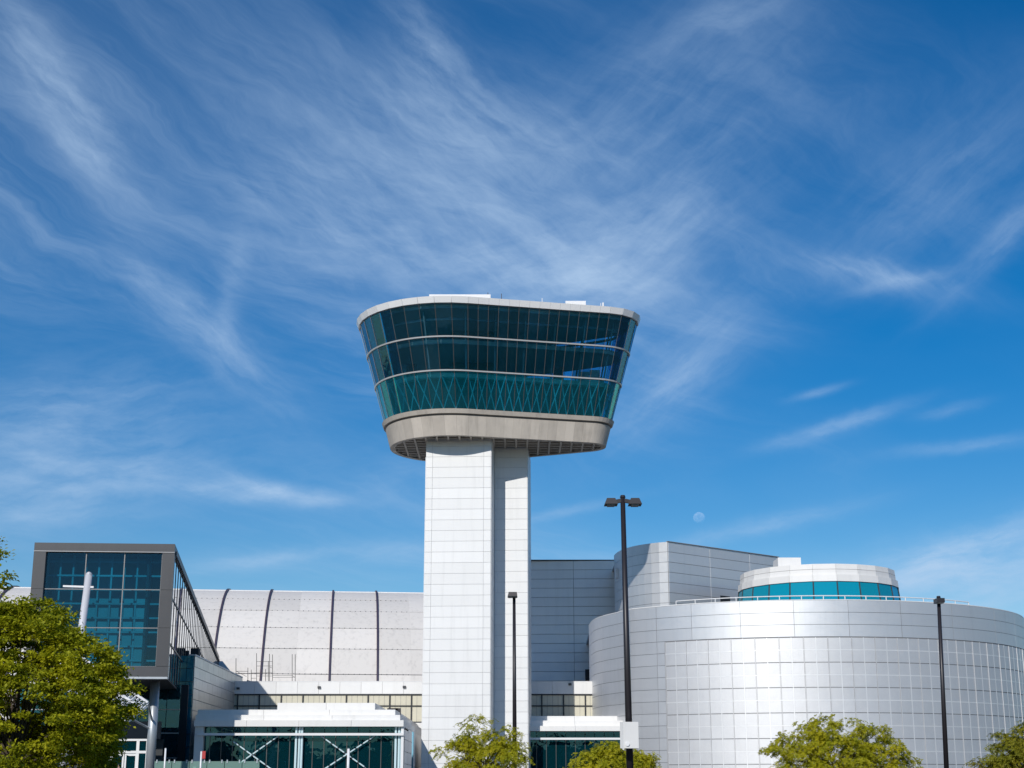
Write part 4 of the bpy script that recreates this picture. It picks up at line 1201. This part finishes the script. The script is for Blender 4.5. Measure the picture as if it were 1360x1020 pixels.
# ------------------------------------------------------------------ 10. people at the doors
def person(px, Y, hgt, top_col, label, raise_arm=0):
    base = Vector((at(px, 1015, Y).x, Y, GZ)); s = hgt / 1.75
    J = dict(pel=(0, 0, .95), che=(0, 0, 1.32), nec=(0, 0, 1.48), hea=(0, -.01, 1.63), top=(0, 0, 1.74),
             lh=(-.10, 0, .90), lk=(-.11, -.02, .50), la=(-.11, .02, .08), lt=(-.11, -.16, .03),
             rh=(.10, 0, .90), rk=(.11, -.03, .50), ra=(.11, .04, .08), rt=(.11, -.14, .03),
             ls=(-.19, 0, 1.40), le=(-.25, .02, 1.13), lw=(-.24, -.10, .88), lf=(-.24, -.12, .78),
             rs=(.19, 0, 1.40), re=(.25, .02, 1.13), rw=(.24, -.10, .88), rf=(.24, -.12, .78))
    if raise_arm:
        J.update(ls=(-.19, 0, 1.43), le=(-.30, -.06, 1.62), lw=(-.22, -.10, 1.86), lf=(-.19, -.11, 1.97))
    rad = dict(pel=.15, che=.16, nec=.055, hea=.095, top=.06, lh=.09, lk=.06, la=.042, lt=.035, rh=.09, rk=.06, ra=.042, rt=.035,
               ls=.065, le=.045, lw=.03, lf=.025, rs=.065, re=.045, rw=.03, rf=.025)
    names = list(J); idx = {n: i for i, n in enumerate(names)}
    E_ = [('pel', 'che'), ('che', 'nec'), ('nec', 'hea'), ('hea', 'top'), ('pel', 'lh'), ('lh', 'lk'), ('lk', 'la'), ('la', 'lt'), ('pel', 'rh'), ('rh', 'rk'), ('rk', 'ra'), ('ra', 'rt'),
          ('che', 'ls'), ('ls', 'le'), ('le', 'lw'), ('lw', 'lf'), ('che', 'rs'), ('rs', 're'), ('re', 'rw'), ('rw', 'rf')]
    m = bpy.data.meshes.new('body'); m.from_pydata([Vector(J[n]) * s for n in names], [(idx[a], idx[b]) for a, b in E_], [])
    t = thing('person', label, 'person', base, 'people at the entrance doors')
    o = link('body', m, None, t)
    o.modifiers.new('skin', 'SKIN'); o.modifiers.new('sub', 'SUBSURF').levels = 1
    o.modifiers['sub'].render_levels = 2
    for i, n in enumerate(names):
        r = rad[n] * s; m.skin_vertices[0].data[i].radius = (r, r * .85); m.skin_vertices[0].data[i].use_root = (n == 'pel')
    mt, nt, out = new_mat('person_cloth')
    b = nn(nt, 'BsdfPrincipled'); b.inputs['Roughness'].default_value = .8
    tcx = nn(nt, 'TexCoord'); sp_ = nn(nt, 'SeparateXYZ'); nt.links.new(tcx.outputs['Object'], sp_.inputs[0])
    rp = nn(nt, 'ValToRGB'); rp.color_ramp.interpolation = 'CONSTANT'
    e = rp.color_ramp.elements; e[0].color = (.03, .035, .06, 1); e[1].position = .5; e[1].color = (*top_col, 1)
    k = e.new(.80); k.color = (.45, .26, .18, 1)
    q = NX(nt, sp_.outputs[2]) / (1.86 * s); nt.links.new(q.k, rp.inputs[0]); nt.links.new(rp.outputs[0], b.inputs['Base Color']); nt.links.new(b.outputs[0], out.inputs[0])
    m.materials.append(mt)
    # hair cap
    hv_, hf_ = [], []
    for i in range(5):
        ph = math.pi / 2 * i / 4 * .95
        for j in range(10):
            th_ = 2 * math.pi * j / 10
            hv_.append((.112 * s * math.sin(ph + .001) * math.cos(th_), .015 + .118 * s * math.sin(ph + .001) * math.sin(th_), 1.645 * s + .125 * s * math.cos(ph)))
    for i in range(4):
        for j in range(10): hf_.append((i * 10 + j, i * 10 + (j + 1) % 10, (i + 1) * 10 + (j + 1) % 10, (i + 1) * 10 + j))
    link('hair', me_py('hair', hv_, hf_, True), M['black'], t)
person(124.0, 100, 1.66, (.03, .06, .30), 'person in blue top raising an arm by the entrance doors', 1)
person(132.5, 101, 1.70, (.40, .36, .34), 'person in pale top beside the one in blue', 1)
person(158.0, 108, 1.62, (.35, .30, .28), 'person in light clothing standing right at the glazed doors', 0)

# ------------------------------------------------------------------ 11. moon
mo = at(928.5, 688, 2400)
v, f = [], []
NLa, NLo = 16, 32
for i in range(NLa + 1):
    for j in range(NLo):
        a, b = math.pi - math.pi / 2 * i / NLa, 2 * math.pi * j / NLo
        v.append((math.sin(a) * math.cos(b), -abs(math.cos(a)) if False else math.cos(a), math.sin(a) * math.sin(b)))
for i in range(NLa):
    for j in range(NLo): f.append((i * NLo + j, (i + 1) * NLo + j, (i + 1) * NLo + (j + 1) % NLo, i * NLo + (j + 1) % NLo))
mm, nt, out = new_mat('moon_through_air')
ad = nn(nt, 'AddShader'); tr = nn(nt, 'BsdfTransparent'); df = nn(nt, 'BsdfDiffuse'); df.inputs['Roughness'].default_value = 1.0
tcx = nn(nt, 'TexCoord'); mr = noise(nt, tcx.outputs['Object'], 2.2, 3) * .17 + .02
nt.links.new(comb(nt, mr, mr * .85, mr * .7), df.inputs['Color'])
nt.links.new(tr.outputs[0], ad.inputs[0]); nt.links.new(df.outputs[0], ad.inputs[1]); nt.links.new(ad.outputs[0], out.inputs[0])
mn = link('moon', me_py('moon', v, f, True), mm, None, mo); r = 7.9 * 2400 / F_PX; mn.scale = (r, r, r)
tag(mn, 'pale gibbous daytime moon low in the blue sky', 'moon')

# ------------------------------------------------------------------ 12. trees
rng = np.random.default_rng(7)
def unit(a): return a / np.linalg.norm(a, axis=-1, keepdims=True)
def leaf_quads(c, size, droop=0.0, flat=0.5, out=None, aspect=.62):
    """bent leaves (two quads each) at points c"""
    n = len(c)
    d = rng.normal(size=(n, 3)); d[:, 2] *= .6; d[:, 2] -= droop
    if out is not None: d += out * .8
    d = unit(d)
    up = rng.normal(size=(n, 3)) * flat + np.array([0, 0, 1.0]); w = unit(np.cross(d, up)); nrm = unit(np.cross(w, d))
    s = size * rng.uniform(.6, 1.25, (n, 1))
    b, m_, t = c, c + d * s * .5 + nrm * s * .06, c + d * s - nrm * s * .10
    hw = s * aspect * .5
    V = np.stack([b, m_ + w * hw, t, m_ - w * hw, ], 1)
    return V.reshape(-1, 3), np.arange(4 * n).reshape(-1, 4)

def branch_mesh(base, tips, r0, fork=.35, jitter=.12):
    """trunk to fork height, limbs to tip points"""
    mb = MB()
    base = Vector(base); tips = [Vector(t_) for t_ in tips]
    cen = sum(tips, Vector()) / len(tips)
    fk = base.lerp(Vector((cen.x, cen.y, cen.z)), fork)
    pts = [base + (fk - base) * (i / 4) + Vector((rng.normal() * .03, rng.normal() * .03, 0)) for i in range(5)]
    for i in range(4): mb.tube(pts[i], pts[i + 1], r0 * (1 - .09 * i), r0 * (1 - .09 * (i + 1)), 9)
    top_ = pts[-1]
    for t_ in tips:
        m1 = top_.lerp(t_, .35) + Vector((0, 0, .12 * (t_ - top_).length)); m2 = top_.lerp(t_, .7) + Vector((0, 0, .08 * (t_ - top_).length))
        rr = r0 * .34
        q = [top_, m1, m2, t_]
        for i in range(3): mb.tube(q[i], q[i + 1], rr * (1 - .28 * i), rr * (1 - .28 * (i + 1)), 5)
    return mb

def maple(label, foot, lobes, n_cl, n_leaf, size, mat, clr=.30):
    t = thing('tree', label, 'tree', foot, None); inv = Matrix.Translation(-Vector(foot))
    cl, outs = [], []
    L = np.array([l[:3] for l in lobes]); Rl = np.array([l[3] for l in lobes])
    w = Rl ** 2 / (Rl ** 2).sum()
    cnt = 0
    while len(cl) < n_cl:
        k = rng.choice(len(lobes), p=w); d = unit(rng.normal(size=3)); rr = Rl[k] * rng.uniform(.62, 1.03)
        if rng.random() < .12: rr *= rng.uniform(.3, .9)
        p = L[k] + d * rr * np.array([1, 1, .92])
        if any(np.linalg.norm(p - L[q]) < Rl[q] * .70 for q in range(len(lobes)) if q != k): continue
        cl.append(p); outs.append(d)
    cl, outs = np.array(cl), np.array(outs)
    rad = rng.uniform(.6, 1.35, n_cl) * clr
    idx = np.repeat(np.arange(n_cl), n_leaf)
    g = rng.normal(size=(len(idx), 3)) * .55; g[:, 2] *= .42
    c = cl[idx] + g * rad[idx][:, None]
    V, Q = leaf_quads(c, size, .25, .45, outs[idx])
    o = link('crown', mesh_np('crown', V, Q), mat, t); o.matrix_parent_inverse = inv
    tips = [L[k] + (cl[i] - L[k]) * .8 for k in range(len(lobes)) for i in rng.choice(n_cl, 5)]
    o = branch_mesh(foot, tips, .13, .42).build('trunk', M['bark'], t, True); o.matrix_parent_inverse = inv
    return t

def px_lobe(px, py, Y, rpx): c = at(px, py, Y); return (c.x, c.y, c.z, rpx * Y / F_PX)
YT = 42.0
foot = at(25, 1000, YT); foot = (foot.x, YT, ground_z(0, YT))
maple('dense bushy yellow-green tree partly hiding the entrance box', foot,
      [px_lobe(20, 905, YT, 108), px_lobe(78, 900, YT, 72), px_lobe(-60, 900, YT + .6, 105), px_lobe(60, 960, YT - .8, 100), px_lobe(115, 935, YT, 62), px_lobe(0, 990, YT - 1, 110),
       px_lobe(95, 1010, YT + .4, 62), px_lobe(38, 838, YT + .3, 46), px_lobe(118, 880, YT - .3, 36), px_lobe(-10, 835, YT - .5, 45)],
      960, 150, .115, M['leaf_a'], .27)
foot = at(-95, 1000, 33); foot = (foot.x, 33, ground_z(0, 33))
maple('green branch of a tree reaching in above the bushy yellow-green tree', foot,
      [px_lobe(-22, 758, 33, 34), px_lobe(-60, 740, 33.3, 60), px_lobe(2, 766, 33, 14), px_lobe(-120, 800, 33, 80)], 120, 60, .10, M['leaf_a'], .20)

def locust(label, foot, blobs, n_cl, n_comp, mat, r0=.07):
    """airy tree of drooping feathery compound leaves: blobs are flattened sprays"""
    t = thing('tree', label, 'tree', foot, 'small feathery trees'); inv = Matrix.Translation(-Vector(foot))
    L = np.array([b[:3] for b in blobs]); Rl = np.array([b[3] for b in blobs])
    w = Rl ** 2 / (Rl ** 2).sum()
    k = rng.choice(len(blobs), n_cl, p=w)
    d = unit(rng.normal(size=(n_cl, 3))); rr = rng.uniform(.25, 1.0, (n_cl, 1)) ** .6
    cl = L[k] + d * rr * Rl[k][:, None] * np.array([1, 1, .62])
    idx = np.repeat(np.arange(n_cl), n_comp)
    n = len(idx)
    st = cl[idx] + rng.normal(size=(n, 3)) * np.array([.10, .10, .06])
    # rachis direction: outward, then drooping
    h = rng.normal(size=(n, 3)); h[:, 2] = np.abs(h[:, 2]) * .2; h += d[idx] * .7; h = unit(h)
    ln = rng.uniform(.13, .24, (n, 1))
    NLf = 7
    Vs, Qs = [], []
    for i in range(NLf):
        tt = (i + 1) / NLf
        p = st + h * ln * tt + np.array([0, 0, -1.0]) * ln * (tt ** 2) * .75
        tg = unit(h + np.array([0, 0, -1.5]) * tt)
        sd = unit(np.cross(tg, np.array([0, 0, 1.0]) + rng.normal(size=(n, 3)) * .3))
        for s in (-1, 1):
            lf = unit(sd * s + tg * .55 + np.array([0, 0, -.35])); L_ = .062 * rng.uniform(.7, 1.2, (n, 1)); W_ = .011 * (1 + .6 * rng.random((n, 1)))
            wv_ = unit(np.cross(lf, np.cross(sd, tg) + rng.normal(size=(n, 3)) * .25)) * W_
            V = np.stack([p, p + lf * L_ * .5 + wv_, p + lf * L_, p + lf * L_ * .5 - wv_], 1).reshape(-1, 3)
            Vs.append(V)
    V = np.concatenate(Vs); Q = np.arange(len(V)).reshape(-1, 4)
    o = link('crown', mesh_np('crown', V, Q), mat, t); o.matrix_parent_inverse = inv
    tips = [tuple(l[:3] + rng.normal(size=3) * .1) for l in L for _ in range(2)] + [tuple(c) for c in cl[rng.choice(n_cl, 14)]]
    o = branch_mesh(foot, tips, r0, .5).build('trunk', M['bark'], t, True); o.matrix_parent_inverse = inv
    return t
def lfoot(px, Y): p = at(px, 1010, Y); return (p.x, Y, ground_z(0, Y))
Y1 = 52.0
locust('small feathery yellow-green tree at the foot of the tower shaft', lfoot(640, Y1),
       [px_lobe(632, 962, Y1, 19), px_lobe(618, 982, Y1, 18), px_lobe(645, 985, Y1, 30), px_lobe(672, 982, Y1 + .2, 26), px_lobe(605, 1004, Y1 - .2, 30), px_lobe(655, 1010, Y1 - .3, 38), px_lobe(683, 1004, Y1, 18), px_lobe(628, 1025, Y1, 40)],
       210, 13, M['leaf_b'])
Y2 = 47.0
locust('low rounded yellow-green tree behind the post with the box sign', lfoot(808, Y2),
       [px_lobe(807, 998, Y2, 20), px_lobe(785, 1012, Y2, 26), px_lobe(815, 1014, Y2, 36), px_lobe(842, 1010, Y2 + .2, 24), px_lobe(795, 1035, Y2, 44), px_lobe(850, 1016, Y2, 17)],
       220, 15, M['leaf_b'])
Y3 = 50.0
locust('broad feathery golden-green tree in front of the tiled drum', lfoot(1110, Y3),
       [px_lobe(1092, 968, Y3, 30), px_lobe(1130, 975, Y3, 32), px_lobe(1075, 985, Y3, 24), px_lobe(1045, 985, Y3 + .3, 20), px_lobe(1115, 1000, Y3 - .4, 52), px_lobe(1060, 1005, Y3 - .2, 40),
        px_lobe(1160, 985, Y3, 34), px_lobe(1180, 1000, Y3 + .2, 32), px_lobe(1030, 1005, Y3, 24), px_lobe(1150, 1025, Y3, 50), px_lobe(1205, 1016, Y3, 22), px_lobe(1090, 1035, Y3, 55)],
       420, 14, M['leaf_b'], .09)
Y4 = 51.0
locust('olive feathery tree right of the lamp post by the drum', lfoot(1362, Y4),
       [px_lobe(1345, 985, Y4, 24), px_lobe(1322, 1004, Y4, 22), px_lobe(1362, 1000, Y4, 40), px_lobe(1340, 1020, Y4, 34), px_lobe(1385, 980, Y4, 45), px_lobe(1308, 1016, Y4, 14)],
       190, 14, M['leaf_c'])

# ------------------------------------------------------------------ 13. wood beyond the parking lot (behind the viewpoint, mirrored in the glass)
wb = MB()
rs = random.Random(5)
for i in range(150):
    x_ = -330 + i * 4.4 + rs.uniform(-2, 2); y_ = -150 - rs.uniform(0, 40) - abs(x_) * .05; h_ = rs.uniform(9, 17); r_ = rs.uniform(4, 7)
    v, f = [], []
    for a in range(5):
        for b in range(8):
            th_, ph = 2 * math.pi * b / 8, math.pi * (a + .02) / 4.04
            k = rs.uniform(.75, 1.15)
            v.append((x_ + r_ * k * math.sin(ph) * math.cos(th_), y_ + r_ * k * math.sin(ph) * math.sin(th_), h_ * .5 - h_ * .5 * k * math.cos(math.pi - ph) if False else h_ * .5 + h_ * .52 * k * math.cos(ph)))
    for a in range(4):
        for b in range(8): f.append((a * 8 + b, (a + 1) * 8 + b, (a + 1) * 8 + (b + 1) % 8, a * 8 + (b + 1) % 8))
    wb.add(v, f)
o = wb.build('wood', M['wood_far']); tag(o, 'dark wood edging the far side of the parking lot', 'wood', kind='stuff')
